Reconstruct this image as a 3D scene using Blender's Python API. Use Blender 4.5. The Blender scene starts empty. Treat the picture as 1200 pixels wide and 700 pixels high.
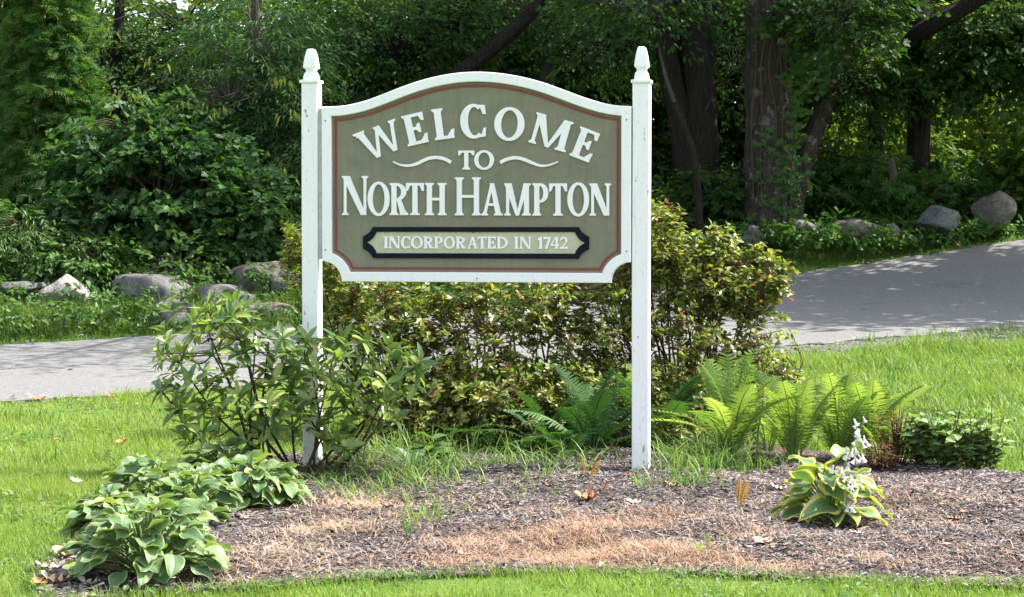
import bpy, math, random
import numpy as np
from mathutils import Vector, Matrix, geometry

scene = bpy.context.scene
col = scene.collection
rnd = random.Random(11)
rng = np.random.default_rng(7)
PI = math.pi

# ------------------------------------------------------------------ camera
FPX, CX, CY = 2400.0, 600.0, 350.0           # focal length and centre in photo pixels
CAMZ = 1.6
PITCH = math.atan(92 / 2400)
cam_d = bpy.data.cameras.new("camera")
cam_d.sensor_width = 36.0
cam_d.lens = 72.0
cam_d.clip_end = 2000
cam = bpy.data.objects.new("camera", cam_d)
col.objects.link(cam)
cam.location = (0, 0, CAMZ)
cam.rotation_euler = (PI / 2 - PITCH, 0, 0)
scene.camera = cam

# ------------------------------------------------------------------ sky, sun, exposure
SUN_DIR = Vector((0.92, 0.23, 1.28)).normalized()      # towards the sun
elev = math.asin(SUN_DIR.z)
azim = math.atan2(SUN_DIR.x, SUN_DIR.y)                # clockwise from +Y
world = bpy.data.worlds.new("World")
scene.world = world
world.use_nodes = True
wn = world.node_tree
bg = wn.nodes["Background"]
sky = wn.nodes.new("ShaderNodeTexSky")
sky.sky_type = 'NISHITA'
sky.sun_disc = False
sky.sun_elevation = elev
sky.sun_rotation = azim
sky.air_density = 1.0
sky.dust_density = 2.5
sky.ozone_density = 1.0
hsv = wn.nodes.new("ShaderNodeHueSaturation")          # a bright hazy summer sky, whiter than a clear one
hsv.inputs["Saturation"].default_value = 0.58
hsv.inputs["Value"].default_value = 1.1
wn.links.new(sky.outputs[0], hsv.inputs["Color"])
wn.links.new(hsv.outputs[0], bg.inputs[0])
bg.inputs[1].default_value = 0.15
sun_d = bpy.data.lights.new("sun", 'SUN')
sun_d.energy = 4.5
sun_d.angle = math.radians(0.53)
sun_d.color = (1.0, 0.95, 0.86)
sun = bpy.data.objects.new("sun", sun_d)
col.objects.link(sun)
sun.rotation_euler = SUN_DIR.to_track_quat('Z', 'Y').to_euler()
sun.location = (20, 10, 40)
scene.view_settings.view_transform = 'Standard'
scene.view_settings.look = 'None'
scene.view_settings.exposure = 1.62
scene.view_settings.gamma = 1.0
scene.cycles.max_bounces = 8
scene.cycles.diffuse_bounces = 4
scene.cycles.transmission_bounces = 6
scene.cycles.transparent_max_bounces = 6

# ------------------------------------------------------------------ helpers: pixels to places
FW = np.array((0, math.cos(PITCH), -math.sin(PITCH)))
UP = np.array((0, math.sin(PITCH), math.cos(PITCH)))
RT = np.array((1.0, 0, 0))
CAM = np.array((0, 0, CAMZ))


def ray(u, v):
    return FW + RT * ((u - CX) / FPX) + UP * ((CY - v) / FPX)


def P(u, v, d):
    r = ray(u, v)
    return CAM + r * (d / r[1])


# ------------------------------------------------------------------ terrain
U0 = np.array((0.911, 0.413))


def sn(x, y):
    x = np.asarray(x, float); y = np.asarray(y, float)
    return (x + 4.4) * 0.911 + (y - 17.5) * 0.413, -(x + 4.4) * 0.413 + (y - 17.5) * 0.911


def xy(s, n):
    return -4.4 + 0.911 * s - 0.413 * n, 17.5 + 0.413 * s + 0.911 * n


def smooth(a, b, t):
    k = np.clip((t - a) / (b - a), 0, 1)
    return k * k * (3 - 2 * k)


ROADW = 6.5


def terrain(x, y):
    s, n = sn(x, y)
    sp = np.maximum(s, 0)
    sp = np.where(sp > 19, 19 + (sp - 19) * 0.25, sp)
    zn = 0.02 + 0.03 * sp + 0.0008 * sp ** 2
    zf = 0.08 + 0.02 * sp + 0.0035 * sp ** 2
    lawn = zn * smooth(-6, 0.3, n)
    road = zn + (zf - zn) * np.clip(n / ROADW, 0, 1)
    m = n - ROADW
    bank = np.interp(s, (-5, 4, 11, 14, 17, 24), (.30, .34, .55, .42, .30, .30)) * smooth(0.2, 2.2, m) + 0.03 * np.clip(m - 2, 0, 40)
    z = np.where(n < 0, lawn, road) + np.where(m > 0, bank, 0)
    bump = 0.012 * np.sin(x * 2.3 + 1.1 * np.sin(y * 1.7)) + 0.010 * np.sin(y * 3.1 + x * 1.3)
    off = np.maximum(smooth(0.0, 1.0, -n), smooth(0.3, 1.5, m))
    return z + bump * off


def in_poly(x, y, poly):
    x = np.asarray(x); y = np.asarray(y)
    inside = np.zeros(x.shape, bool)
    n = len(poly)
    for i in range(n):
        x1, y1 = poly[i]; x2, y2 = poly[(i + 1) % n]
        c = ((y1 > y) != (y2 > y)) & (x < (x2 - x1) * (y - y1) / (y2 - y1 + 1e-12) + x1)
        inside ^= c
    return inside


def poly_dist(x, y, poly):
    d = np.full(np.shape(x), 1e9)
    n = len(poly)
    for i in range(n):
        x1, y1 = poly[i]; x2, y2 = poly[(i + 1) % n]
        dx, dy = x2 - x1, y2 - y1
        t = np.clip(((x - x1) * dx + (y - y1) * dy) / (dx * dx + dy * dy + 1e-12), 0, 1)
        d = np.minimum(d, np.hypot(x - x1 - t * dx, y - y1 - t * dy))
    return d


def ground_hit(u, v, fn=terrain):
    r = ray(u, v)
    t = 12.0
    for _ in range(60):
        p = CAM + r * t
        t -= (p[2] - float(fn(p[0], p[1]))) / r[2] * 0.7
        t = max(2.0, min(t, 90.0))
    return CAM + r * t


BED_PX = [(48, 712), (120, 704), (230, 697), (320, 692), (420, 682), (520, 678), (650, 675), (760, 676), (850, 679),
          (930, 682), (1000, 686), (1100, 690), (1200, 692), (1330, 694), (1400, 640), (1390, 575), (1290, 557),
          (1200, 556), (1120, 551), (1060, 541), (980, 533), (900, 520), (820, 502), (700, 497), (560, 497), (450, 503),
          (390, 520), (330, 535), (220, 560), (120, 600), (70, 640), (40, 680)]
BED = [tuple(ground_hit(u, v)[:2]) for u, v in BED_PX]


def mound(x, y):
    d = poly_dist(x, y, BED)
    ins = in_poly(x, y, BED)
    return np.where(ins, 0.018 * smooth(0, .9, d) + 0.012 * np.sin(x * 7 + y * 3) * smooth(0, .3, d)
                    + 0.010 * np.sin(y * 9 - x * 4) * smooth(0, .3, d), 0.0)


def T2(x, y):
    return terrain(x, y) + mound(x, y)


def G(u, v):
    return ground_hit(u, v, T2)


# ------------------------------------------------------------------ helpers: meshes
def mesh_np(name, V, faces, mat=None, attrs=None, smooth_sh=False):
    """V (n,3); faces: list of index arrays (m,k)."""
    me = bpy.data.meshes.new(name)
    V = np.ascontiguousarray(V, dtype=np.float32)
    me.vertices.add(len(V))
    me.vertices.foreach_set("co", V.ravel())
    faces = [np.asarray(f, dtype=np.int32) for f in faces if len(f)]
    tot = sum(f.size for f in faces)
    nf = sum(len(f) for f in faces)
    me.loops.add(tot)
    me.loops.foreach_set("vertex_index", np.concatenate([f.ravel() for f in faces]))
    me.polygons.add(nf)
    starts = []
    o = 0
    for f in faces:
        k = f.shape[1]
        starts.append(o + np.arange(len(f), dtype=np.int32) * k)
        o += f.size
    me.polygons.foreach_set("loop_start", np.concatenate(starts))
    me.polygons.foreach_set("use_smooth", np.full(nf, bool(smooth_sh)))
    me.update(calc_edges=True)
    if attrs:
        for k, a in attrs.items():
            at = me.attributes.new(k, 'FLOAT', 'POINT')
            at.data.foreach_set("value", np.ascontiguousarray(a, dtype=np.float32))
    if mat:
        me.materials.append(mat)
    return me


class MB:
    """collects vertex/face arrays and builds one mesh"""
    def __init__(self):
        self.V = []; self.F = {}; self.n = 0; self.A = []

    def add(self, V, F, var=0.0):
        V = np.asarray(V, float)
        if not isinstance(F, list) or (len(F) and not isinstance(F[0], np.ndarray)):
            groups = {}
            for f in F:
                groups.setdefault(len(f), []).append(f)
            F = [np.array(g) for g in groups.values()]
        for f in F:
            if len(f):
                self.F.setdefault(f.shape[1], []).append(f + self.n)
        self.V.append(V)
        self.A.append(np.broadcast_to(np.asarray(var, float), (len(V),)).copy())
        self.n += len(V)
        return self

    def mesh(self, name, mat, smooth_sh=False):
        if not self.V:
            return mesh_np(name, np.zeros((3, 3)), [np.array([[0, 1, 2]])], mat)
        return mesh_np(name, np.concatenate(self.V), [np.concatenate(v) for v in self.F.values()], mat,
                       {"var": np.concatenate(self.A)}, smooth_sh)

    def build(self, name, mat, parent=None, smooth_sh=False, **tags):
        return link(name, self.mesh(name, mat, smooth_sh), parent, **tags)


def link(name, me, parent=None, label=None, category=None, group=None, kind=None):
    o = bpy.data.objects.new(name, me)
    col.objects.link(o)
    if parent is not None:
        o.parent = parent
    tag(o, label, category, group, kind)
    return o


def tag(o, label=None, category=None, group=None, kind=None):
    if label: o["label"] = label
    if category: o["category"] = category
    if group: o["group"] = group
    if kind: o["kind"] = kind
    return o


def thing(name, label, category, loc=(0, 0, 0), rz=0.0, group=None):
    o = bpy.data.objects.new(name, None)
    o.empty_display_size = 0.2
    col.objects.link(o)
    o.location = tuple(float(c) for c in loc)
    o.rotation_euler = (0, 0, rz)
    return tag(o, label, category, group)


def norm(a):
    return a / (np.linalg.norm(a, axis=-1, keepdims=True) + 1e-9)


def frames(pos, d, nrm, scale):
    y = norm(np.asarray(d, float))
    x = norm(np.cross(y, nrm))
    z = np.cross(x, y)
    return x, y, z


def scatter(mb, tmpl, pos, d, nrm, scale, var):
    """put a copy of a small template (V,F) at each position: its +Y along d, its +Z near nrm"""
    TV, TF = tmpl
    TV = np.asarray(TV, float)
    pos = np.asarray(pos, float)
    N, m = len(pos), len(TV)
    if N == 0:
        return
    x, y, z = frames(pos, d, nrm, scale)
    sc = np.broadcast_to(np.asarray(scale, float), (N,))[:, None, None]
    V = pos[:, None, :] + sc * (TV[None, :, 0:1] * x[:, None, :] + TV[None, :, 1:2] * y[:, None, :]
                                + TV[None, :, 2:3] * z[:, None, :])
    F = [(np.asarray(f)[None] + (np.arange(N) * m)[:, None, None]).reshape(-1, len(f[0])) for f in TF]
    mb.add(V.reshape(-1, 3), F, np.repeat(np.broadcast_to(np.asarray(var, float), (N,)), m))


def leaf_parts(name, meshes, parent, base, pos, d, nrm, scale):
    """one object per leaf, sharing mesh data"""
    x, y, z = frames(pos, d, nrm, scale)
    sc = np.broadcast_to(np.asarray(scale, float), (len(pos),))
    base = np.asarray(base, float)
    src = [bpy.data.objects.new(name, me) for me in meshes]
    out = []
    for i in range(len(pos)):
        o = src[i % len(src)].copy() if i >= len(src) else src[i]
        o.name = name
        col.objects.link(o)
        o.parent = parent
        p = pos[i] - base
        k = sc[i]
        o.matrix_basis = Matrix(((x[i][0] * k, y[i][0] * k, z[i][0] * k, p[0]), (x[i][1] * k, y[i][1] * k, z[i][1] * k, p[1]),
                                 (x[i][2] * k, y[i][2] * k, z[i][2] * k, p[2]), (0, 0, 0, 1)))
        out.append(o)
    return out


def tube(path, radii, sides=6, wob=0.0, seed=0, cap=True):
    path = np.asarray(path, float)
    n = len(path)
    radii = np.broadcast_to(np.asarray(radii, float), (n,))
    tang = np.gradient(path, axis=0)
    tang = norm(tang)
    ref = np.array((0.31, 0.2, 0.93)) if abs(tang[0][2]) < 0.8 else np.array((1.0, 0.1, 0.0))
    a = norm(np.cross(tang, ref))
    b = np.cross(tang, a)
    ang = np.arange(sides) * 2 * PI / sides
    r = np.repeat(radii[:, None], sides, 1)
    if wob:
        rr = np.random.default_rng(seed)
        h = np.linspace(0, 1, n)[:, None]
        for k in (2, 3, 5, 8, 11, 14):
            ph = rr.uniform(0, 6.28)
            r = r * (1 + wob / (k ** .35) * np.sin(k * ang[None] + ph + rr.uniform(-4, 4) * h + .6 * np.sin(h * rr.uniform(8, 30) + ph)))
        r = r * (1 + wob * .35 * rr.standard_normal(r.shape))
    V = path[:, None, :] + r[..., None] * (np.cos(ang)[None, :, None] * a[:, None, :] + np.sin(ang)[None, :, None] * b[:, None, :])
    V = V.reshape(-1, 3)
    i = np.arange(n - 1)[:, None] * sides
    j = np.arange(sides)[None]
    j2 = (j + 1) % sides
    F = np.stack([i + j, i + j2, i + sides + j2, i + sides + j], -1).reshape(-1, 4)
    out = [F]
    if cap:
        V = np.concatenate([V, path[-1:], path[:1]])
        e = (n - 1) * sides
        c = np.stack([e + np.arange(sides), e + (np.arange(sides) + 1) % sides, np.full(sides, n * sides)], -1)
        c2 = np.stack([(np.arange(sides) + 1) % sides, np.arange(sides), np.full(sides, n * sides + 1)], -1)
        out += [np.concatenate([c, c2])]
    return V, out


def curve(pts, n):
    """smooth Catmull-Rom through points"""
    pts = np.asarray(pts, float)
    p = np.concatenate([2 * pts[:1] - pts[1:2], pts, 2 * pts[-1:] - pts[-2:-1]])
    t = np.linspace(0, len(pts) - 1 - 1e-6, n)
    i = t.astype(int)
    f = (t - i)[:, None]
    a, b, c, d = p[i], p[i + 1], p[i + 2], p[i + 3]
    return .5 * (2 * b + (c - a) * f + (2 * a - 5 * b + 4 * c - d) * f ** 2 + (3 * b - a - 3 * c + d) * f ** 3)


def box(mb, x0, x1, y0, y1, z0, z1):
    V = [(x, y, z) for x in (x0, x1) for y in (y0, y1) for z in (z0, z1)]
    mb.add(V, [np.array([(0, 1, 3, 2), (4, 6, 7, 5), (0, 4, 5, 1), (2, 3, 7, 6), (0, 2, 6, 4), (1, 5, 7, 3)])])


# ------------------------------------------------------------------ materials
def new_mat(name):
    m = bpy.data.materials.new(name)
    m.use_nodes = True
    nt = m.node_tree
    return m, nt, nt.nodes["Principled BSDF"], nt.nodes["Material Output"]


def ramp(nt, stops, fac, interp='LINEAR'):
    r = nt.nodes.new("ShaderNodeValToRGB")
    r.color_ramp.interpolation = interp
    el = r.color_ramp.elements
    while len(el) > 1:
        el.remove(el[-1])
    el[0].position, el[0].color = stops[0][0], (*stops[0][1], 1)
    for p, c in stops[1:]:
        e = el.new(p)
        e.color = (*c, 1)
    nt.links.new(fac, r.inputs[0])
    return r.outputs[0]


def noise(nt, scale, detail=4, rough=.6, vec=None, dist=0.0, out=0):
    n = nt.nodes.new("ShaderNodeTexNoise")
    n.inputs["Scale"].default_value = scale
    n.inputs["Detail"].default_value = detail
    n.inputs["Roughness"].default_value = rough
    n.inputs["Distortion"].default_value = dist
    if vec is not None:
        nt.links.new(vec, n.inputs["Vector"])
    return n.outputs[out]


def coords(nt, kind="Object", scale=None):
    tc = nt.nodes.new("ShaderNodeTexCoord")
    if scale is None:
        return tc.outputs[kind]
    mp = nt.nodes.new("ShaderNodeMapping")
    mp.inputs["Scale"].default_value = scale
    nt.links.new(tc.outputs[kind], mp.inputs[0])
    return mp.outputs[0]


def mixc(nt, fac, a, b, mode='MIX'):
    m = nt.nodes.new("ShaderNodeMix")
    m.data_type = 'RGBA'
    m.blend_type = mode
    for sock, v in ((m.inputs[0], fac), (m.inputs[6], a), (m.inputs[7], b)):
        if hasattr(v, "is_output"):
            nt.links.new(v, sock)
        elif isinstance(v, tuple):
            sock.default_value = (*v, 1)
        else:
            sock.default_value = v
    return m.outputs[2]


def mathn(nt, op, a, b=0.0):
    m = nt.nodes.new("ShaderNodeMath")
    m.operation = op
    for i, v in enumerate((a, b)):
        if hasattr(v, "is_output"):
            nt.links.new(v, m.inputs[i])
        else:
            m.inputs[i].default_value = v
    return m.outputs[0]


def bump(nt, bsdf, h, strength=.3, dist=.02):
    b = nt.nodes.new("ShaderNodeBump")
    b.inputs["Strength"].default_value = strength
    b.inputs["Distance"].default_value = dist
    nt.links.new(h, b.inputs["Height"])
    nt.links.new(b.outputs[0], bsdf.inputs["Normal"])


def attr(nt, name):
    a = nt.nodes.new("ShaderNodeAttribute")
    a.attribute_name = name
    return a.outputs["Fac"]


def leaf_mat(name, stops, trans=.35, rough=.5, obj_random=False, tint=(1.1, 1.15, .45), edge=None, spec=.4):
    m, nt, b, out = new_mat(name)
    if obj_random:
        oi = nt.nodes.new("ShaderNodeObjectInfo")
        f = oi.outputs["Random"]
    else:
        f = attr(nt, "var")
    c = ramp(nt, stops, f)
    if edge:
        e = ramp(nt, [(edge[1], (0, 0, 0)), (edge[2], (1, 1, 1))], mathn(nt, 'ADD', attr(nt, "edge"),
                 mathn(nt, 'MULTIPLY', mathn(nt, 'SUBTRACT', noise(nt, 9, 3), .5), edge[3])))
        c = mixc(nt, e, c, edge[0])
        rib = mathn(nt, 'SINE', mathn(nt, 'MULTIPLY', attr(nt, "edge"), 26.0))
        c = mixc(nt, .8, c, ramp(nt, [(0, (.78, .8, .78)), (1, (1.18, 1.16, 1.15))], mathn(nt, 'ADD', mathn(nt, 'MULTIPLY', rib, .5), .5)), 'MULTIPLY')
        c = mixc(nt, ramp(nt, [(.70, (0, 0, 0)), (.75, (1, 1, 1))], noise(nt, 7, 5, .7, coords(nt))), c, (.26, .19, .08))
    c = mixc(nt, .25, c, mixc(nt, noise(nt, 60, 2), (.55, .6, .5), (1.35, 1.3, 1.3)), 'MULTIPLY')
    nt.links.new(c, b.inputs["Base Color"])
    b.inputs["Roughness"].default_value = rough
    b.inputs["Specular IOR Level"].default_value = spec
    t = nt.nodes.new("ShaderNodeBsdfTranslucent")
    nt.links.new(mixc(nt, 1.0, c, tint, 'MULTIPLY'), t.inputs[0])
    mx = nt.nodes.new("ShaderNodeMixShader")
    mx.inputs[0].default_value = trans
    nt.links.new(b.outputs[0], mx.inputs[1])
    nt.links.new(t.outputs[0], mx.inputs[2])
    nt.links.new(mx.outputs[0], out.inputs[0])
    return m


def bark_mat(name, c1, c2, scale=6.0, lichen=None):
    m, nt, b, out = new_mat(name)
    v = coords(nt, "Object", (scale * 2.2, scale * 2.2, scale * .35))
    n = noise(nt, 2.2, 8, .7, v, .6)
    c = ramp(nt, [(.3, c1), (.7, c2)], n)
    if lichen:
        c = mixc(nt, ramp(nt, [(.56, (0, 0, 0)), (.66, (1, 1, 1))], noise(nt, 5, 5, .7, coords(nt))), c, lichen)
    nt.links.new(c, b.inputs["Base Color"])
    b.inputs["Roughness"].default_value = .95
    b.inputs["Specular IOR Level"].default_value = .15
    bump(nt, b, n, .9, .05)
    return m


def plain_mat(name, c, rough=.6, spec=.3, var=None, nscale=30, bumps=0.0):
    m, nt, b, out = new_mat(name)
    n = noise(nt, nscale, 5, .65, coords(nt))
    nt.links.new(ramp(nt, [(.3, c), (.75, var or c)], n), b.inputs["Base Color"])
    b.inputs["Roughness"].default_value = rough
    b.inputs["Specular IOR Level"].default_value = spec
    if bumps:
        bump(nt, b, n, bumps, .01)
    return m


M = {}
# leaves: dark woodland greens to yellow greens coloured as if backlit
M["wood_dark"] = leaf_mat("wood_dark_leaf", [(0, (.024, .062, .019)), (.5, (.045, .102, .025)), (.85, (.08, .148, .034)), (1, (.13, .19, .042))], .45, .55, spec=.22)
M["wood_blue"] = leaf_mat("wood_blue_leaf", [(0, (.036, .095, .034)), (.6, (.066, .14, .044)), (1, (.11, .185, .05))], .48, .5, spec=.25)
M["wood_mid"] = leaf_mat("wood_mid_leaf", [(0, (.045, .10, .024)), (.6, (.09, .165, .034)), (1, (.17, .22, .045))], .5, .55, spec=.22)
M["wood_light"] = leaf_mat("wood_light_leaf", [(0, (.12, .19, .035)), (.6, (.22, .28, .055)), (1, (.34, .35, .09))], .6, .55, spec=.2)  # sunlight on the leaves is put into this brighter colour
M["cedar"] = leaf_mat("cedar_leaf", [(0, (.05, .125, .034)), (.7, (.095, .195, .046)), (.94, (.17, .23, .055)), (1, (.24, .14, .04))], .5, .65, spec=.15)
M["cedar_lit"] = leaf_mat("lit_cedar_leaf", [(0, (.09, .15, .03)), (.7, (.17, .22, .05)), (1, (.26, .24, .08))], .5, .65, spec=.15)  # lit copy of the cedar green, brightness of the light in its colour
M["weed"] = leaf_mat("weed_leaf", [(0, (.04, .10, .025)), (.6, (.08, .17, .035)), (1, (.16, .22, .05))], .42, .5)
M["creeper"] = leaf_mat("creeper_leaf", [(0, (.04, .105, .024)), (.7, (.075, .16, .034)), (.97, (.13, .19, .04)), (1, (.2, .09, .03))], .45, .5, spec=.25)
M["azalea"] = leaf_mat("azalea_leaf", [(0, (.05, .095, .024)), (.35, (.115, .17, .036)), (.68, (.235, .262, .054)), (.92, (.38, .36, .11)), (.94, (.25, .11, .05)), (1, (.19, .07, .04))], .45, .36, spec=.5)
M["azalea_part"] = leaf_mat("azalea_single_leaf", [(0, (.055, .10, .024)), (.35, (.125, .18, .036)), (.7, (.255, .28, .055)), (.94, (.40, .38, .11)), (.96, (.26, .12, .05)), (1, (.19, .07, .04))], .45, .36, True, spec=.5)
M["rhodo"] = leaf_mat("rhododendron_leaf", [(0, (.08, .155, .05)), (.4, (.15, .24, .066)), (.75, (.24, .32, .085)), (1, (.38, .42, .13))], .42, .3, True, spec=.6)
M["rhodo_rest"] = leaf_mat("rhododendron_foliage", [(0, (.08, .155, .05)), (.4, (.15, .24, .066)), (.75, (.23, .31, .08)), (1, (.38, .42, .13))], .42, .3, spec=.6)
M["hosta"] = leaf_mat("hosta_leaf", [(0, (.085, .16, .07)), (.6, (.13, .215, .09)), (.9, (.185, .265, .11)), (1, (.25, .30, .09))], .34, .45, True, edge=((.36, .42, .17), .80, .98, .3))
M["hosta_gold"] = leaf_mat("gold_edged_hosta_leaf", [(0, (.085, .165, .06)), (.6, (.12, .21, .075)), (1, (.17, .245, .085))], .36, .42, True, edge=((.50, .48, .13), .60, .80, .35))
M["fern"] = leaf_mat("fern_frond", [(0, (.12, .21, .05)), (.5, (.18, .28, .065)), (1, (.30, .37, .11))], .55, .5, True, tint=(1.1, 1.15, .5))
M["fern_shaded"] = leaf_mat("shaded_fern_frond", [(0, (.03, .085, .024)), (1, (.06, .135, .034))], .35, .5, True)  # darker copy of the fern green, shade put into the colour
M["dry_fern"] = leaf_mat("dry_fern_frond", [(0, (.30, .11, .03)), (.5, (.34, .16, .04)), (1, (.34, .19, .05))], .4, .7, True)
M["shrub_leaf"] = leaf_mat("small_shrub_leaf", [(0, (.14, .24, .07)), (.6, (.23, .34, .12)), (1, (.42, .47, .27))], .4, .42)
M["brown_leaf"] = leaf_mat("dry_brown_leaf", [(0, (.15, .10, .045)), (.5, (.26, .14, .07)), (1, (.15, .19, .06))], .35, .7)
M["mint"] = leaf_mat("dark_spike_leaf", [(0, (.03, .075, .04)), (1, (.06, .12, .06))], .25, .5)
def grass_mat(name, lo, mid, hi, tr):
    m, nt, b, out = new_mat(name)
    f = mathn(nt, 'ADD', mathn(nt, 'MULTIPLY', attr(nt, "var"), .5),
              mathn(nt, 'MULTIPLY', noise(nt, 1.9, 7, .75, coords(nt, "Object")), .7))
    c = ramp(nt, [(.12, lo), (.52, mid), (.88, hi)], f)
    nt.links.new(c, b.inputs["Base Color"])
    b.inputs["Roughness"].default_value = .55
    b.inputs["Specular IOR Level"].default_value = .3
    t = nt.nodes.new("ShaderNodeBsdfTranslucent")
    nt.links.new(mixc(nt, 1.0, c, (1.1, 1.1, .5), 'MULTIPLY'), t.inputs[0])
    mx = nt.nodes.new("ShaderNodeMixShader")
    mx.inputs[0].default_value = tr
    nt.links.new(b.outputs[0], mx.inputs[1]); nt.links.new(t.outputs[0], mx.inputs[2])
    nt.links.new(mx.outputs[0], out.inputs[0])
    return m


M["lawn_blade"] = grass_mat("lawn_blade", (.065, .15, .022), (.145, .25, .036), (.25, .31, .07), .45)
M["tall_blade"] = grass_mat("tall_grass_blade", (.055, .13, .03), (.10, .20, .04), (.24, .30, .09), .42)
M["verge_blade"] = grass_mat("verge_blade", (.045, .115, .025), (.085, .185, .035), (.2, .25, .06), .42)
M["straw"] = grass_mat("dry_straw", (.20, .10, .062), (.34, .20, .135), (.50, .37, .26), .2)
M["bark_big"] = bark_mat("ridged_bark", (.016, .013, .011), (.085, .07, .06), 5, (.15, .145, .125))
M["bark_dark"] = bark_mat("dark_bark", (.010, .008, .007), (.042, .034, .029), 6)
M["bark_grey"] = bark_mat("grey_bark", (.05, .043, .037), (.15, .13, .115), 8)
M["twig"] = bark_mat("twig_bark", (.06, .04, .03), (.16, .115, .085), 30)
M["twig_red"] = bark_mat("reddish_twig", (.075, .036, .026), (.17, .10, .07), 30)
M["petiole"] = plain_mat("green_stalk", (.08, .14, .04), .5, .3, (.14, .2, .06))
M["flower"] = leaf_mat("white_flower", [(0, (.58, .54, .56)), (1, (.78, .76, .76))], .35, .5, True, tint=(1, 1, 1))


def boulder_mat(name, c1, c2, c3, moss=0.0):
    m, nt, b, out = new_mat(name)
    v = coords(nt, "Object")
    n = noise(nt, 3.5, 8, .7, v, .4)
    n2 = noise(nt, 26, 6, .7, v)
    c = ramp(nt, [(.3, c1), (.55, c2), (.75, c3)], n)
    c = mixc(nt, .7, c, mixc(nt, n2, (.3, .3, .3), (1.6, 1.6, 1.56)), 'MULTIPLY')
    c = mixc(nt, ramp(nt, [(.52, (0, 0, 0)), (.62, (.8, .8, .8))], noise(nt, 7, 8, .75, v, 1.0)), c, (.075, .072, .066))
    if moss:
        c = mixc(nt, ramp(nt, [(.55, (0, 0, 0)), (.68, (moss,) * 3)], noise(nt, 2.2, 6, .7, v)), c, (.07, .10, .035))
    nt.links.new(c, b.inputs["Base Color"])
    b.inputs["Roughness"].default_value = .9
    b.inputs["Specular IOR Level"].default_value = .2
    bump(nt, b, mathn(nt, 'ADD', n, mathn(nt, 'MULTIPLY', n2, .4)), 1.0, .09)
    return m


M["rock_grey"] = boulder_mat("grey_granite", (.11, .108, .106), (.19, .187, .184), (.28, .276, .268), .4)
M["rock_warm"] = boulder_mat("warm_granite", (.12, .105, .094), (.20, .178, .16), (.30, .27, .245), .5)
M["rock_pale"] = boulder_mat("pale_granite", (.24, .215, .19), (.35, .32, .295), (.44, .41, .385))


def ground_mat():
    m, nt, b, out = new_mat("lawn_soil")
    v = coords(nt, "Object")
    n = noise(nt, 1.3, 6, .65, v)
    g = ramp(nt, [(.3, (.055, .10, .022)), (.5, (.095, .15, .03)), (.7, (.15, .17, .05))], n)
    g = mixc(nt, .7, g, mixc(nt, noise(nt, 70, 4, .7, v), (.4, .4, .4), (1.5, 1.5, 1.4)), 'MULTIPLY')
    w = ramp(nt, [(.35, (.035, .028, .016)), (.6, (.07, .05, .03)), (.75, (.055, .07, .025))], noise(nt, 3, 8, .7, v))
    nt.links.new(mixc(nt, attr(nt, "wood"), g, w), b.inputs["Base Color"])
    b.inputs["Roughness"].default_value = 1
    b.inputs["Specular IOR Level"].default_value = .1
    bump(nt, b, noise(nt, 35, 6, .7, v), .6, .03)
    return m


def mulch_mat():
    m, nt, b, out = new_mat("mulch")
    v = coords(nt, "Object")
    n = noise(nt, 55, 8, .75, v, .8)
    c = ramp(nt, [(.3, (.026, .022, .021)), (.5, (.09, .075, .07)), (.7, (.20, .17, .16))], n)
    p = ramp(nt, [(.42, (0, 0, 0)), (.6, (1, 1, 1))], noise(nt, 1.4, 4, .6, v))
    c = mixc(nt, p, c, mixc(nt, 1.0, c, (1.35, 1.12, 1.0), 'MULTIPLY'))
    nt.links.new(c, b.inputs["Base Color"])
    b.inputs["Roughness"].default_value = 1
    b.inputs["Specular IOR Level"].default_value = .1
    bump(nt, b, n, 1, .03)
    return m


def asphalt_mat():
    m, nt, b, out = new_mat("old_asphalt")
    v = coords(nt, "Object")
    n = noise(nt, 85, 4, .8, v)
    big = noise(nt, .5, 5, .6, v)
    mid = noise(nt, 22, 5, .75, v)
    c = ramp(nt, [(.3, (.07, .069, .069)), (.5, (.122, .12, .119)), (.68, (.25, .243, .236))], n)
    c = mixc(nt, .6, c, mixc(nt, big, (.75, .75, .76), (1.25, 1.24, 1.22)), 'MULTIPLY')
    c = mixc(nt, .7, c, ramp(nt, [(.3, (.6, .6, .6)), (.5, (1, 1, 1)), (.7, (1.5, 1.48, 1.45))], mid), 'MULTIPLY')
    c = mixc(nt, ramp(nt, [(.60, (0, 0, 0)), (.66, (.5, .5, .5))], noise(nt, .9, 7, .7, v)), c, (.075, .073, .072))
    nt.links.new(c, b.inputs["Base Color"])
    b.inputs["Roughness"].default_value = .85
    b.inputs["Specular IOR Level"].default_value = .3
    bump(nt, b, n, .5, .008)
    return m


def chip_mat(name, stops):
    m, nt, b, out = new_mat(name)
    nt.links.new(ramp(nt, stops, attr(nt, "var")), b.inputs["Base Color"])
    b.inputs["Roughness"].default_value = .95
    b.inputs["Specular IOR Level"].default_value = .15
    return m


M["ground"] = ground_mat()
M["mulch"] = mulch_mat()
M["asphalt"] = asphalt_mat()
M["chips"] = chip_mat("bark_chips", [(0, (.03, .026, .026)), (.42, (.105, .092, .09)), (.74, (.21, .18, .172)), (.94, (.32, .25, .21)), (1, (.44, .37, .31))])
M["shoulder"] = plain_mat("shoulder_grit", (.07, .064, .058), 1, .1, (.20, .185, .17), 45, .8)
M["gravel"] = chip_mat("gravel_stones", [(0, (.08, .074, .07)), (.6, (.16, .15, .14)), (1, (.26, .245, .23))])


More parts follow.
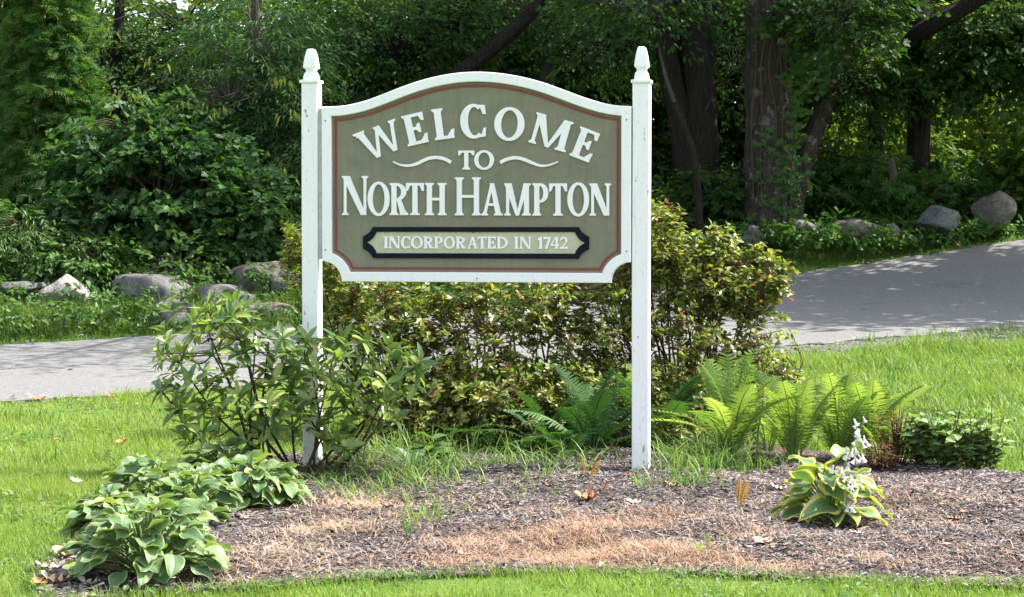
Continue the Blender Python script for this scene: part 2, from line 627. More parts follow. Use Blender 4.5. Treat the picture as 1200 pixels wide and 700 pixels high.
def white_paint(name, dirt=.5, flake=False):
    m, nt, b, out = new_mat(name)
    v = coords(nt, "Object")
    st = noise(nt, 4, 8, .75, coords(nt, "Object", (9, 9, 1.2)))
    c = ramp(nt, [(.2, (.80, .80, .795)), (.55, (.78, .78, .77)), (.82, (.55, .545, .52))], st)
    c = mixc(nt, dirt, c, ramp(nt, [(.55, (1, 1, 1)), (.72, (.66, .66, .63))], noise(nt, 40, 8, .75, v)), 'MULTIPLY')
    if flake:
        sp = ramp(nt, [(.63, (0, 0, 0)), (.66, (1, 1, 1))], noise(nt, 18, 6, .65, coords(nt, "Object", (2.2, 2.2, .6))))
        c = mixc(nt, sp, c, (.33, .29, .25))
    nt.links.new(c, b.inputs["Base Color"])
    b.inputs["Roughness"].default_value = .45
    b.inputs["Specular IOR Level"].default_value = .4
    bump(nt, b, st, .08, .004)
    return m


def sign_mat(name, c1, c2, bumps=.5):
    m, nt, b, out = new_mat(name)
    v = coords(nt, "Object")
    g = noise(nt, 160, 3, .7, v)
    w = noise(nt, 3.2, 6, .65, coords(nt, "Object", (1, 1, 2.2)))
    c = ramp(nt, [(.3, c1), (.7, c2)], w)
    c = mixc(nt, .5, c, mixc(nt, g, (.72, .72, .72), (1.28, 1.28, 1.28)), 'MULTIPLY')
    st = noise(nt, 5, 8, .75, coords(nt, "Object", (4.5, 4.5, .5)))
    c = mixc(nt, .55, c, ramp(nt, [(.3, (.72, .74, .74)), (.5, (1, 1, 1)), (.72, (1.22, 1.2, 1.14))], st), 'MULTIPLY')
    sp = ramp(nt, [(.70, (0, 0, 0)), (.73, (1, 1, 1))], noise(nt, 24, 4, .6, v))
    c = mixc(nt, sp, c, (.08, .075, .05))
    nt.links.new(c, b.inputs["Base Color"])
    b.inputs["Roughness"].default_value = .75
    b.inputs["Specular IOR Level"].default_value = .25
    bump(nt, b, g, bumps, .004)
    return m


M["white"] = white_paint("white_frame_paint", .35)
M["white_post"] = white_paint("weathered_white_post_paint", .5, True)
M["letter"] = white_paint("white_letter_paint", .15)
M["olive"] = sign_mat("olive_sign_paint", (.172, .170, .118), (.214, .21, .146))
M["pale_olive"] = sign_mat("pale_olive_paint", (.42, .42, .29), (.5, .49, .35), .25)
M["oxide"] = plain_mat("oxide_red_paint", (.22, .055, .04), .6, .3, (.17, .05, .04), 12)
M["black"] = plain_mat("black_trim_paint", (.006, .006, .012), .7, .12, (.010, .010, .016), 12)
M["steel"] = plain_mat("dull_screw_steel", (.12, .12, .12), .4, .5, (.07, .06, .05), 60)
M["channel"] = plain_mat("grey_channel", (.5, .5, .49), .6, .3, (.32, .32, .3), 25)

# ------------------------------------------------------------------ setting: ground, road, bed
gx = np.concatenate([-np.geomspace(400, 16, 26), np.arange(-15, 15.01, .25), np.geomspace(16, 400, 26)])
gy = np.concatenate([-np.geomspace(300, 8, 14), np.arange(-6, 6, 1.0), np.arange(6, 46, .25), np.geomspace(46.5, 500, 26)])
XX, YY = np.meshgrid(gx, gy)
S, N = sn(XX, YY)
Z = terrain(XX, YY) - 0.06 * smooth(0.05, .4, N) * smooth(.05, .4, ROADW - N)
ny, nx = XX.shape
ii = (np.arange(ny - 1)[:, None] * nx + np.arange(nx - 1)[None])
F = np.stack([ii, ii + 1, ii + nx + 1, ii + nx], -1).reshape(-1, 4)
link("ground", mesh_np("ground", np.stack([XX, YY, Z], -1).reshape(-1, 3), [F], M["ground"],
     {"wood": smooth(ROADW + .9, ROADW + 2.4, N + .4 * np.sin(S * 2.1)).ravel()}, True), kind="structure",
     label="green lawn and woodland floor rolling up to the trees")

# the road: its own sheet with a broken edge and a real lip
ss = np.concatenate([np.arange(-60, -6, 2.0), np.arange(-6, 24, .12), np.arange(24, 90, 2.0)])
nn = np.array([0, 0, .03, .5, 1, 1.6, 2.2, 3, 3.8, 4.6, 5.4, 6, ROADW - .03, ROADW, ROADW])
SS, NN = np.meshgrid(ss, nn)
jag = .05 * np.sin(SS * 5.1) + .04 * np.sin(SS * 11.7 + 1) + .03 * np.sin(SS * 23.0 + 2)
wgt = np.where(NN < .5, 1, 0) + np.where(NN > 6.2, 1, 0)
NJ = NN + jag * wgt
RX, RY = xy(SS, NJ)
RZ = terrain(RX, RY) + .022
RZ[0] -= .12; RZ[-1] -= .12
RZ[2:-2] += .012
ny, nx = RX.shape
ii = (np.arange(ny - 1)[:, None] * nx + np.arange(nx - 1)[None])
F = np.stack([ii, ii + 1, ii + nx + 1, ii + nx], -1).reshape(-1, 4)
link("road", mesh_np("road", np.stack([RX, RY, RZ], -1).reshape(-1, 3), [F], M["asphalt"], None, False), kind="structure",
     label="grey worn asphalt road rising to the right")

# gravel shoulder along the near edge on the right
ss = np.arange(5.4, 13.6, .12)
tt = np.linspace(0, 1, 7)
SS, TT = np.meshgrid(ss, tt)
wd_ = (.75 + .22 * np.sin(SS * 2.3) + .13 * np.sin(SS * 6.1 + 1) + .08 * np.sin(SS * 13)) * np.clip((SS - 5.3) * 1.2, 0, 1) * np.clip((13.6 - SS) * .7, 0, 1)
GX, GY = xy(SS, .12 - TT * (wd_ + .12))
GZ = terrain(GX, GY) + .010 * (1 - TT ** 4) - .004
ny, nx = GX.shape
ii = (np.arange(ny - 1)[:, None] * nx + np.arange(nx - 1)[None])
F = np.stack([ii, ii + nx, ii + nx + 1, ii + 1], -1).reshape(-1, 4)
link("gravel_shoulder", mesh_np("gravel_shoulder", np.stack([GX, GY, GZ], -1).reshape(-1, 3), [F], M["shoulder"], None, True), kind="structure",
     label="strip of grey gravel between road and lawn on the right")

# the planting bed
bx = np.arange(min(p[0] for p in BED) - .05, max(p[0] for p in BED) + .05, .045)
by = np.arange(min(p[1] for p in BED) - .05, max(p[1] for p in BED) + .05, .045)
BX, BY = np.meshgrid(bx, by)
jx = BX + rng.normal(0, .009, BX.shape); jy = BY + rng.normal(0, .009, BX.shape)
BZ = T2(jx, jy) + .006 + np.abs(rng.normal(0, .006, BX.shape))
ins = in_poly(BX, BY, BED)
ny, nx = BX.shape
ii = (np.arange(ny - 1)[:, None] * nx + np.arange(nx - 1)[None])
keep = ins[:-1, :-1] & ins[1:, 1:] & ins[:-1, 1:] & ins[1:, :-1]
F = np.stack([ii, ii + 1, ii + nx + 1, ii + nx], -1)[keep]
used, inv = np.unique(F, return_inverse=True)
VB = np.stack([jx, jy, BZ], -1).reshape(-1, 3)[used]
link("mulch_bed", mesh_np("mulch_bed", VB, [inv.reshape(-1, 4)], M["mulch"], None, True), kind="structure",
     label="low mound of grey brown bark mulch under the sign")


# ------------------------------------------------------------------ the sign
def up_tri(name, polys, depth0, depth1, mat, parent, xf=None, smooth_sh=False, chamfer=0.0):
    """union of 2-D polygons (x,z), extruded from y=depth0 (back) to y=depth1 (front, towards the camera)"""
    verts, faces = [], []
    for p in polys:
        k = len(verts)
        area = sum(p[i][0] * p[(i + 1) % len(p)][1] - p[(i + 1) % len(p)][0] * p[i][1] for i in range(len(p)))
        if area < 0:
            p = p[::-1]
        verts += [Vector((float(a), float(b))) for a, b in p]
        faces.append(list(range(k, k + len(p))))
    vo, eo, fo, _, _, of = geometry.delaunay_2d_cdt(verts, [], faces, 0, 1e-5)
    tris = [f for f, o in zip(fo, of) if len(o)]
    n = len(vo)
    V = [(v.x, depth1, v.y) for v in vo] + [(v.x, depth0, v.y) for v in vo]
    cnt = {}
    for f in tris:
        for i in range(len(f)):
            e = (f[i], f[(i + 1) % len(f)])
            cnt[frozenset(e)] = None if frozenset(e) in cnt else e
    F = [list(f) for f in tris] + [[n + i for i in f[::-1]] for f in tris]
    for e in cnt.values():
        if e:
            F.append([e[1], e[0], n + e[0], n + e[1]])
    me = bpy.data.meshes.new(name)
    me.from_pydata(V, [], F)
    me.materials.append(mat)
    o = link(name, me, parent)
    return o


SIGN_ROT = math.radians(-10)
PC = P(558, 210, 13.0)
SX = np.array((math.cos(SIGN_ROT), math.sin(SIGN_ROT), 0))
SNRM = np.array((math.sin(SIGN_ROT), -math.cos(SIGN_ROT), 0))
sign_z = float(T2(PC[0], PC[1]))
sign = thing("town_sign", "olive and white welcome sign hung between two white posts with acorn caps", "sign",
             (PC[0], PC[1], sign_z), SIGN_ROT)


def SP(u, v, off=0.0):
    """photo pixel -> (x,z) on the sign plane (local to the sign)"""
    r = ray(u, v)
    o = PC + SNRM * off
    t = np.dot(o - CAM, SNRM) / np.dot(r, SNRM)
    p = CAM + r * t
    return np.array((np.dot(p - PC, SX), p[2] - sign_z))


PXM = 13.0 / FPX                                            # metres per photo pixel at the sign
XL, _ = SP(377, 200, .03); XR, _ = SP(739.5, 200, .03)
ZB = SP(558, 331, .03)[1]
TOPC = [SP(u, v, .03) for u, v in [(377, 125), (390, 124.9), (405, 123.5), (425.7, 118.8), (447, 111.2), (468.6, 102.6), (490, 95.2),
        (511.4, 89.6), (535, 85.6), (557, 84.3), (579, 85.2), (600, 88.0), (620, 92.2), (640, 98), (661, 105.6), (682.9, 113.7), (704.3, 120.3), (722, 123.6), (739.5, 124.6)]]
TOPC = curve(np.array([(a, 0, b) for a, b in TOPC]), 90)[:, [0, 2]]
RARC = 24 * PXM


def outline(d):
    """sign outline inset by d metres: counter clockwise from lower left arc"""
    pts = []
    zc = ZB
    r = RARC + d
    a0 = math.asin(min(1, d / r))
    for t in np.linspace(PI / 2 - a0, a0, 14):              # lower-left bite, from the side to the bottom
        pts.append((XL + r * math.cos(t), zc + r * math.sin(t)))
    xa, xb = XL + r * math.cos(a0), XR - r * math.cos(a0)
    for t in np.linspace(0, 1, 12)[1:-1]:
        pts.append((xa + (xb - xa) * t, ZB + d))
    for t in np.linspace(a0, PI / 2 - a0, 14):              # lower-right bite
        pts.append((XR - r * math.cos(t), zc + r * math.sin(t)))
    tan = norm(np.gradient(TOPC, axis=0))
    nrm = np.stack([tan[:, 1], -tan[:, 0]], -1)             # pointing down/in
    top = TOPC + nrm * d
    top = top[::-1].copy()
    lo, hi = XL + d, XR - d
    # clip the offset curve to the side walls, keeping the sample count
    xs = np.linspace(hi, lo, len(top))
    o = np.argsort(top[:, 0])
    zs = np.interp(xs, top[o, 0], top[o, 1])
    zr, zl = zs[0], zs[-1]
    z0r = zc + r * math.sin(PI / 2 - a0)
    for t in np.linspace(0, 1, 8)[1:-1]:
        pts.append((hi, z0r + (zr - z0r) * t))
    pts += list(zip(xs, zs))
    for t in np.linspace(0, 1, 8)[1:-1]:
        pts.append((lo, zl + (z0r - zl) * t))
    return np.array(pts)


def ring(name, outs, mat, parent):
    """a band: list of (outline, depth) rings joined in order, closed on itself"""
    n = len(outs[0][0])
    V = np.concatenate([np.stack([o[:, 0], np.full(n, y), o[:, 1]], -1) for o, y in outs])
    k = len(outs)
    i = np.arange(n); i2 = (i + 1) % n
    F = []
    for a in range(k):
        b = (a + 1) % k
        F.append(np.stack([a * n + i, b * n + i, b * n + i2, a * n + i2], -1))
    return link(name, mesh_np(name, V, [np.concatenate(F)], mat), parent)


FW_ = 11.4 * PXM
fr = ring("frame", [(outline(.0), .045), (outline(.0), -.026), (outline(.004), -.030), (outline(FW_ - .004), -.030),
                    (outline(FW_), -.026), (outline(FW_), .045)], M["white"], sign)
for u, v in ((381.4, 141.7), (381.2, 293), (734.2, 140.5), (734.3, 294.5), (559, 326.5)):
    x, z = SP(u, v, .03)
    mb = MB()
    a = np.arange(10) * PI / 5
    V = np.concatenate([np.stack([x + .0055 * np.cos(a), np.full(10, -.0295), z + .0055 * np.sin(a)], -1),
                        np.stack([x + .0045 * np.cos(a), np.full(10, -.0325), z + .0045 * np.sin(a)], -1), [[x, -.0315, z]]])
    i = np.arange(10); i2 = (i + 1) % 10
    mb.add(V, [np.stack([i, i2, 10 + i2, 10 + i], -1), np.stack([10 + i, 10 + i2, np.full(10, 20)], -1)])
    mb.build("screw", M["steel"], fr)
# sand-blasted panel
po = outline(FW_ - .006)
n = len(po)
pm = bpy.data.meshes.new("panel")
pm.from_pydata([(x, 0, z) for x, z in po] + [(x, .03, z) for x, z in po], [],
               [list(range(n)), list(range(2 * n - 1, n - 1, -1))] + [[(i + 1) % n, i, n + i, n + (i + 1) % n] for i in range(n)])
pm.materials.append(M["olive"])
panel = link("panel", pm, sign)
ring("red_border", [(outline(FW_ + 3.0 * PXM), .002), (outline(FW_ + 3.0 * PXM), -.004), (outline(FW_ + 5.9 * PXM), -.004), (outline(FW_ + 5.9 * PXM), .002)], M["oxide"], panel)


# --- letters: each glyph as polygons in a box (w,h), stem st, hairline th, serif sf
def glyph(ch, w, h, st, th, sf):
    A = []

    def rect(x0, y0, x1, y1): A.append([(x0, y0), (x1, y0), (x1, y1), (x0, y1)])

    def quad(*p): A.append(list(p))

    def serif(xa, xb, x0, x1, y, s):
        A.append([(xa, y), (xb, y), (xb, y + s * sf * .75), (x1 + .15 * sf, y + s * sf * 1.25), (x1, y + s * sf * 2.1),
                  (x0, y + s * sf * 2.1), (x0 - .15 * sf, y + s * sf * 1.25), (xa, y + s * sf * .75)])

    def arc(cx, cy, rx, ry, ix, iy, a0, a1, n=26, ox=0.0):
        for k in range(n):
            t0, t1 = a0 + (a1 - a0) * k / n, a0 + (a1 - a0) * (k + 1) / n
            A.append([(cx + rx * math.cos(t0), cy + ry * math.sin(t0)), (cx + rx * math.cos(t1), cy + ry * math.sin(t1)),
                      (cx + ox + ix * math.cos(t1), cy + iy * math.sin(t1)), (cx + ox + ix * math.cos(t0), cy + iy * math.sin(t0))])
    o = sf * .95                                            # serif overhang
    if ch in "IH1":
        if ch == "I":
            c = w / 2
            rect(c - st / 2, 0, c + st / 2, h)
            serif(0, w, c - st / 2, c + st / 2, 0, 1); serif(0, w, c - st / 2, c + st / 2, h, -1)
        elif ch == "H":
            for x0 in (o, w - o - st):
                rect(x0, 0, x0 + st, h)
                serif(x0 - o, x0 + st + o, x0, x0 + st, 0, 1); serif(x0 - o, x0 + st + o, x0, x0 + st, h, -1)
            rect(o + st * .5, h * .5 - th / 2, w - o - st * .5, h * .5 + th / 2)
        else:
            c = w * .58
            rect(c - st / 2, 0, c + st / 2, h)
            serif(0, w, c - st / 2, c + st / 2, 0, 1)
            quad((c - st / 2, h), (0, h - th * 1.6), (0, h - th * 2.6), (c, h - th * 2.2))
    elif ch == "N":
        rect(o, 0, o + th, h); rect(w - o - th, 0, w - o, h)
        quad((0, h), (st * 1.35 + o * .4, h), (w - o, 0), (w - o - st * 1.05, 0))
        serif(0, 2 * o + th, o, o + th, 0, 1)
        serif(w - 2 * o - th, w, w - o - th, w - o, h, -1)
        quad((0, h), (o + th, h), (o + th, h - sf * 1.6), (0, h - sf * .8))
    elif ch == "T":
        c = w / 2
        rect(c - st / 2, 0, c + st / 2, h)
        serif(c - st / 2 - o * 1.2, c + st / 2 + o * 1.2, c - st / 2, c + st / 2, 0, 1)
        rect(0, h - th, w, h)
        for s in (0, 1):
            e = [(0, h), (sf * 1.15, h), (sf * 1.9 + th * .2, h - th), (sf * .95, h - h * .25), (0, h - h * .25)]
            A.append(e if s == 0 else [(w - x, y) for x, y in e][::-1])
    elif ch in "EL":
        x0 = o
        rect(x0, 0, x0 + st, h)
        serif(0, x0 + st + (o if ch == "L" else .3 * o), x0, x0 + st, h, -1)
        serif(0, x0 + st + .3 * o, x0, x0 + st, 0, 1)
        rect(x0, 0, w * .96, th)
        A.append([(w * .93, 0), (w, h * .30), (w - sf * 1.1, h * .30), (w * .93 - sf * 2.6, th), (w * .6, th * .9), (w * .6, 0)])
        if ch == "E":
            rect(x0, h - th, w * .96, h)
            A.append([(w * .97, h), (w * .96, h - h * .27), (w * .96 - sf * 1.1, h - h * .27), (w * .97 - sf * 2.2, h - th), (w * .6, h - th * .9), (w * .6, h)])
            m = h * .52
            rect(x0, m - th * .5, w * .70, m + th * .5)
            A.append([(w * .74, m + h * .15), (w * .74 - sf * .9, m + h * .15), (w * .74 - sf * 2, m + th * .45), (w * .74 - sf * 2, m - th * .45), (w * .74 - sf * .9, m - h * .15), (w * .74, m - h * .15)])
    elif ch == "O":
        arc(w / 2, h / 2, w / 2, h / 2 * 1.03, w / 2 - st, h / 2 * 1.03 - th, 0, 2 * PI, 40)
    elif ch == "C":
        arc(w * .52, h / 2, w * .52, h / 2 * 1.03, w * .52 - st, h / 2 * 1.03 - th, .30 * PI, 1.70 * PI, 36, .03 * w)
        x = w * .52 + w * .52 * math.cos(.3 * PI)
        quad((x - .1 * w, h * .985), (w * .97, h * .97), (w, h * .70), (w - sf * 1.3, h * .70), (x - .02 * w, h * .86))
        quad((x - .1 * w, h * .015), (x, h * .135), (w - sf * 1.2, h * .29), (w * .99, h * .31), (w * .96, h * .04))
    elif ch in "RPD":
        x0 = o
        rect(x0, 0, x0 + st, h)
        serif(0, x0 + st + (o if ch != "D" else 0), x0, x0 + st, 0, 1)
        serif(0, x0 + st, x0, x0 + st, h, -1)
        if ch == "D":
            cx = x0 + st * .8
            arc(cx, h / 2, w - cx, h / 2, w - cx - st, h / 2 - th, -PI / 2, PI / 2, 22)
            rect(x0, 0, cx, th); rect(x0, h - th, cx, h)
        else:
            cb = .44 if ch == "R" else .40
            cx = x0 + st * .9 + (w * .08 if ch == "P" else 0)
            bw = w * (.90 if ch == "R" else 1.0)
            hh = h * (1 - cb)
            arc(cx, h - hh / 2, bw - cx, hh / 2, bw - cx - st, hh / 2 - th, -PI / 2, PI / 2, 20)
            rect(x0, h - th, cx, h); rect(x0 + st * .5, h - hh, cx, h - hh + th)
            if ch == "R":
                quad((x0 + st * .95, h * cb + th), (x0 + st * 1.75, h * cb + th), (w * .90, sf * .9), (w * .90 - st * 1.15, sf * .6))
                quad((w * .90 - st * 1.3, 0), (w, 0), (w, sf * .8), (w * .86, sf * 1.9), (w * .90 - st * 1.2, sf * 1.3))
    elif ch == "A":
        a = w * .46
        quad((a - th * .3, h), (a + th * .8, h), (o + th * 1.1, sf * .6), (o, sf * .6))
        quad((a - th * .55, h), (a + st * .55, h), (w - o, sf * .6), (w - o - st * 1.05, sf * .6))
        rect(w * .27, h * .30, w * .70, h * .30 + th * .95)
        serif(0, 2 * o + th * 1.1, o, o + th, 0, 1)
        serif(w - 2 * o - st, w, w - o - st, w - o - .1 * st, 0, 1)
    elif ch == "M":
        rect(o * 1.1, 0, o * 1.1 + th, h) if False else quad((o, 0), (o + th, 0), (o + th * 1.3, h), (o * .9, h))
        rect(w - o - st, 0, w - o, h)
        m = w * .49
        quad((0, h), (st * 1.25 + o * .4, h), (m + th * .6, 0), (m - th * .6, 0))
        quad((w - o - st * 1.05, h), (w - o, h), (m + th * .6, 0), (m - th * .35, 0))
        serif(0, 2 * o + th, o, o + th, 0, 1)
        serif(w - 2 * o - st, w, w - o - st, w - o, 0, 1)
        quad((0, h), (o + th, h), (o + th, h - sf * 1.6), (0, h - sf * .8))
        quad((w, h), (w, h - sf * .8), (w - o - th * .6, h - sf * 1.6), (w - o - th, h))
    elif ch == "W":
        p = [.0, .36, .50, .74, 1]
        quad((o, h), (o + st * 1.15, h), (w * .36 + th * .55, 0), (w * .36 - th * .55, 0))
        quad((w * .53 - th * .2, h * .98), (w * .53 + th * .9, h * .98), (w * .36 + th * .75, 0), (w * .36 - th * .35, 0))
        quad((w * .50 - th * .5, h * .98), (w * .50 + st * .75, h * .98), (w * .755 + th * .55, 0), (w * .755 - th * .55, 0))
        quad((w - o - th * 1.1, h), (w - o, h), (w * .755 + th * .75, 0), (w * .755 - th * .35, 0))
        serif(0, 2 * o + st * 1.1, o + th * .2, o + st * 1.2, h, -1)
        serif(w - 2 * o - th, w, w - o - th * 1.2, w - o - th * .2, h, -1)
    elif ch == "7":
        rect(0, h - th * 1.7, w, h)
        rect(0, h - h * .28, sf * .9, h)
        quad((w - st * .9, h - th), (w, h - th), (w * .52, 0), (w * .52 - st * 1.05, 0))
    elif ch == "4":
        rect(w * .58, 0, w * .58 + st, h)
        serif(w * .42, w * .95, w * .58, w * .58 + st, 0, 1)
        rect(0, h * .24, w, h * .24 + th * 1.2)
        quad((w * .58 + st * .4, h), (w * .58 - th * .3, h), (0, h * .24 + th), (th * 1.2, h * .24 + th))
    elif ch == "2":
        arc(w * .48, h * .70, w * .48, h * .30, w * .48 - st * .95, h * .30 - th, -.15 * PI, .92 * PI, 18)
        quad((w * .96 - st * .75, h * .56), (w * .93, h * .57), (st * .9, th * .9), (0, th * .4))
        rect(0, 0, w, th * 1.5)
        quad((w * .94 - sf, 0), (w * .98, 0), (w, h * .22), (w - sf * .7, h * .22))
        rect(w * .02, h * .66, w * .02 + sf * 1.2, h * .78)
    return A


def put_letter(ch, u, v, ang, wpx, hpx, st, th, sf, parent, y0, y1):
    """(u,v): photo pixel of the letter box's upper left corner; ang: tilt in degrees"""
    ca, sa = math.cos(math.radians(ang)), math.sin(math.radians(ang))
    polys = []
    for p in glyph(ch, wpx, hpx, st, th, sf):
        q = []
        for gx_, gy_ in p:
            yy = gy_ - hpx                                   # below the top left corner
            du, dv = gx_ * ca - yy * sa, -(gx_ * sa + yy * ca)
            q.append(tuple(SP(u + du, v + dv, -y1)))
        polys.append(q)
    return up_tri("letter", polys, y0, y1, M["letter"], parent)


L1 = dict(st=8.0, th=3.7, sf=2.7, parent=panel, y0=.001, y1=-.013)
for ch, u, v, a, w, h in (("W", 412.9, 158.1, 21, 53, 35.6), ("E", 469.8, 136.6, 13, 26, 36.3), ("L", 505.1, 128.6, 7.5, 24, 36.4),
                          ("C", 538.6, 123.0, 2, 30.2, 39.6), ("O", 580.5, 125.0, -4, 35.5, 38.6), ("M", 629.0, 131.4, -15.7, 45, 36.6),
                          ("E", 680.2, 147.9, -21.5, 25.6, 36.4)):
    put_letter(ch, u, v, a, w, h, **L1)
L2 = dict(st=4.8, th=2.6, sf=2.0, parent=panel, y0=.001, y1=-.012)
put_letter("T", 536.9, 176.6, 0, 18.8, 22.3, **L2)
put_letter("O", 555.6, 176.5, 0, 23.2, 22.4, **L2)
L3 = dict(st=6.0, th=3.2, sf=2.3, parent=panel, y0=.001, y1=-.012)
for ch, u0, u1, v0, v1 in (("N", 400.6, 431.3, 206.4, 252.3), ("O", 430.6, 456.6, 213.6, 252.8), ("R", 456.4, 478.2, 214.6, 252.3), ("T", 475.6, 496.6, 214.6, 252.3),
                           ("H", 497.9, 523.2, 214.6, 252.4), ("H", 533, 563.4, 208, 252.6), ("A", 564, 589.2, 214.9, 252.7), ("M", 590.9, 622, 215, 252.8),
                           ("P", 623.8, 642.6, 215, 252.9), ("T", 643.3, 664.4, 215.1, 252.9), ("O", 664.8, 690.4, 214.4, 253.4), ("N", 690.6, 716.1, 215.1, 252.9)):
    put_letter(ch, u0, v0, 0, u1 - u0, v1 - v0, **L3)


def swash(pts, w):
    c = curve(np.array([(*SP(u, v, .01), 0) for u, v in pts]), 40)[:, :2]
    t = norm(np.gradient(c, axis=0))
    nrm = np.stack([-t[:, 1], t[:, 0]], -1)
    w = np.array([w[0] + (w[1] - w[0]) * min(1, 2.2 * s) for s in np.linspace(0, 1, 40)])[:, None] * PXM / 2
    a, b = c + nrm * w, c - nrm * w
    polys = [[tuple(a[i]), tuple(b[i]), tuple(b[i + 1]), tuple(a[i + 1])] for i in range(39)]
    up_tri("scroll", polys, .001, -.011, M["letter"], panel)


swash([(460.5, 189.6), (468, 193.0), (477, 194.4), (487, 192.6), (497.5, 187.6), (505, 185.2), (513, 184.8), (521, 186.5), (528.6, 190.4)], (1.4, 3.9))
swash([(654, 189.6), (644, 193.4), (634, 194.4), (624, 191.2), (615, 187.4), (608, 185.4), (601, 185.2), (593, 187.2), (586, 190.6)], (1.4, 3.9))


# --- plaque with bitten corners
def plaque_outline(x0, x1, z0, z1, cr, side):
    """corner bites: concave arcs"""
    zc = (z0 + z1) / 2
    pts = []
    hz = side
    def bite(cx, cz, ax, az, bx, bz):
        # quadratic curve bulging inward between a and b with control towards the inside
        return [((1 - t) ** 2 * ax + 2 * t * (1 - t) * cx + t * t * bx, (1 - t) ** 2 * az + 2 * t * (1 - t) * cz + t * t * bz) for t in np.linspace(0, 1, 10)]
    k = .72
    pts += bite(x0 + cr * k, z0 + (zc - hz - z0) * k, x0, zc - hz, x0 + cr, z0)
    pts += [(x0 + cr + (x1 - x0 - 2 * cr) * t, z0) for t in (.25, .5, .75)]
    pts += bite(x1 - cr * k, z0 + (zc - hz - z0) * k, x1 - cr, z0, x1, zc - hz)
    pts += bite(x1 - cr * k, z1 - (z1 - zc - hz) * k, x1, zc + hz, x1 - cr, z1)
    pts += [(x1 - cr - (x1 - x0 - 2 * cr) * t, z1) for t in (.25, .5, .75)]
    pts += bite(x0 + cr * k, z1 - (z1 - zc - hz) * k, x0 + cr, z1, x0, zc + hz)
    return np.array(pts)


ax0, az1 = SP(425.4, 266.2, .01); ax1, az0 = SP(690.2, 303.4, .01)
bx0, bz1 = SP(430.4, 271.8, .01); bx1, bz0 = SP(684.8, 297.5, .01)
oo = plaque_outline(ax0, ax1, az0, az1, 12 * PXM, 7.3 * PXM)
oi = plaque_outline(bx0, bx1, bz0, bz1, 11 * PXM, .5 * PXM)
k = len(oi)
pm = bpy.data.meshes.new("plaque")
oj = oi + (oi - oi.mean(0)) * np.array((.006, .05))
pm.from_pydata([(x, -.003, z) for x, z in oj] + [(x, .002, z) for x, z in oj], [], [list(range(k))] + [[(i + 1) % k, i, k + i, k + (i + 1) % k] for i in range(k)])
pm.materials.append(M["pale_olive"])
plaque = link("plaque", pm, sign)
ring("plaque_border", [(oo, .001), (oo, -.013), (oi, -.013), (oi, .001)], M["black"], plaque)
L4 = dict(st=3.1, th=1.55, sf=1.05, parent=plaque, y0=-.002, y1=-.010)
for ch, u0, u1 in (("I", 449.4, 454.9), ("N", 455.4, 469.0), ("C", 469.7, 480.7), ("O", 481.3, 495.6), ("R", 496.2, 507.9), ("P", 508.7, 519.0), ("O", 519.9, 533.2),
                   ("R", 534, 546), ("A", 547.6, 560), ("T", 559.6, 570.3), ("E", 570.9, 581.4), ("D", 582, 595.2), ("I", 602.3, 607.7), ("N", 608.7, 622.4),
                   ("1", 629.9, 636.4), ("7", 637, 645.3), ("4", 645.0, 655.0), ("2", 656, 665.3)):
    sh = (u0 - 449) / 216 * .7
    put_letter(ch, u0, 277.2 + sh, 0, u1 - u0, 14.0, **L4)

# --- posts with square acorn caps
for side, (uc, vtop, vbase) in enumerate(((364.6, 58.0, 556), (752.2, 55.2, 554))):
    x, zt = SP(uc, vtop, -.03)
    base = P(uc, vbase, 13.0)
    w = .0535
    bz = float(T2(*(PC[:2] + SX[:2] * x))) - sign_z - .05
    ztop = SP(uc, 98.2, -.03)[1]
    mb = MB()
    yc = .035
    ch = .005
    ringp = [(-w, -w + ch), (-w + ch, -w), (w - ch, -w), (w, -w + ch), (w, w - ch), (w - ch, w), (-w + ch, w), (-w, w - ch)]
    zs_ = np.linspace(bz, ztop, 14)
    V = np.array([(x + a + .001 * math.sin(zz * 3 + side), yc + b, zz) for zz in zs_ for a, b in ringp])
    F_ = [np.array([[r * 8 + i, r * 8 + (i + 1) % 8, r * 8 + 8 + (i + 1) % 8, r * 8 + 8 + i] for r in range(13) for i in range(8)])]
    mb.add(V, F_)
    post = mb.build("post", M["white_post"], sign)
    hcap = zt - ztop
    prof = [(.0, 1.0), (.0, 1.14), (.035, 1.17), (.085, 1.15), (.10, .84), (.105, .80), (.20, .80), (.215, .74), (.27, .74), (.30, .62), (.34, .53), (.385, .55), (.425, .70),
            (.445, .81), (.47, .815), (.60, .75), (.75, .66), (.88, .55), (.955, .45), (.985, .38), (1.0, .28)]
    n = len(prof)
    V, F_ = [], []
    for t, s in prof:
        for a, b in ((-1, -1), (1, -1), (1, 1), (-1, 1)):
            V.append((x + a * w * s, yc + b * w * s, ztop + .002 + t * hcap))
    for r in range(n - 1):
        for i in range(4):
            F_.append([r * 4 + i, r * 4 + (i + 1) % 4, r * 4 + 4 + (i + 1) % 4, r * 4 + 4 + i])
    F_.append([(n - 1) * 4 + i for i in range(4)])
    F_.append([3, 2, 1, 0])
    mb = MB().add(np.array(V), F_)
    cap = mb.build("post_cap", M["white_post"], post)
    # left: channel that holds the panel; right: black strip standing in for the shaded gap
    xa, xb = (x + w + .001, XL - .002) if side == 0 else (XR + .002, x - w - .001)
    mb = MB()
    if xb > xa:
        box(mb, xa, xb, -.008, .03, SP(uc, 304, .0)[1], SP(uc, 127, 0)[1])
        mb.build("bracket_and_gap_strip", M["channel"] if side == 0 else M["black"], sign)

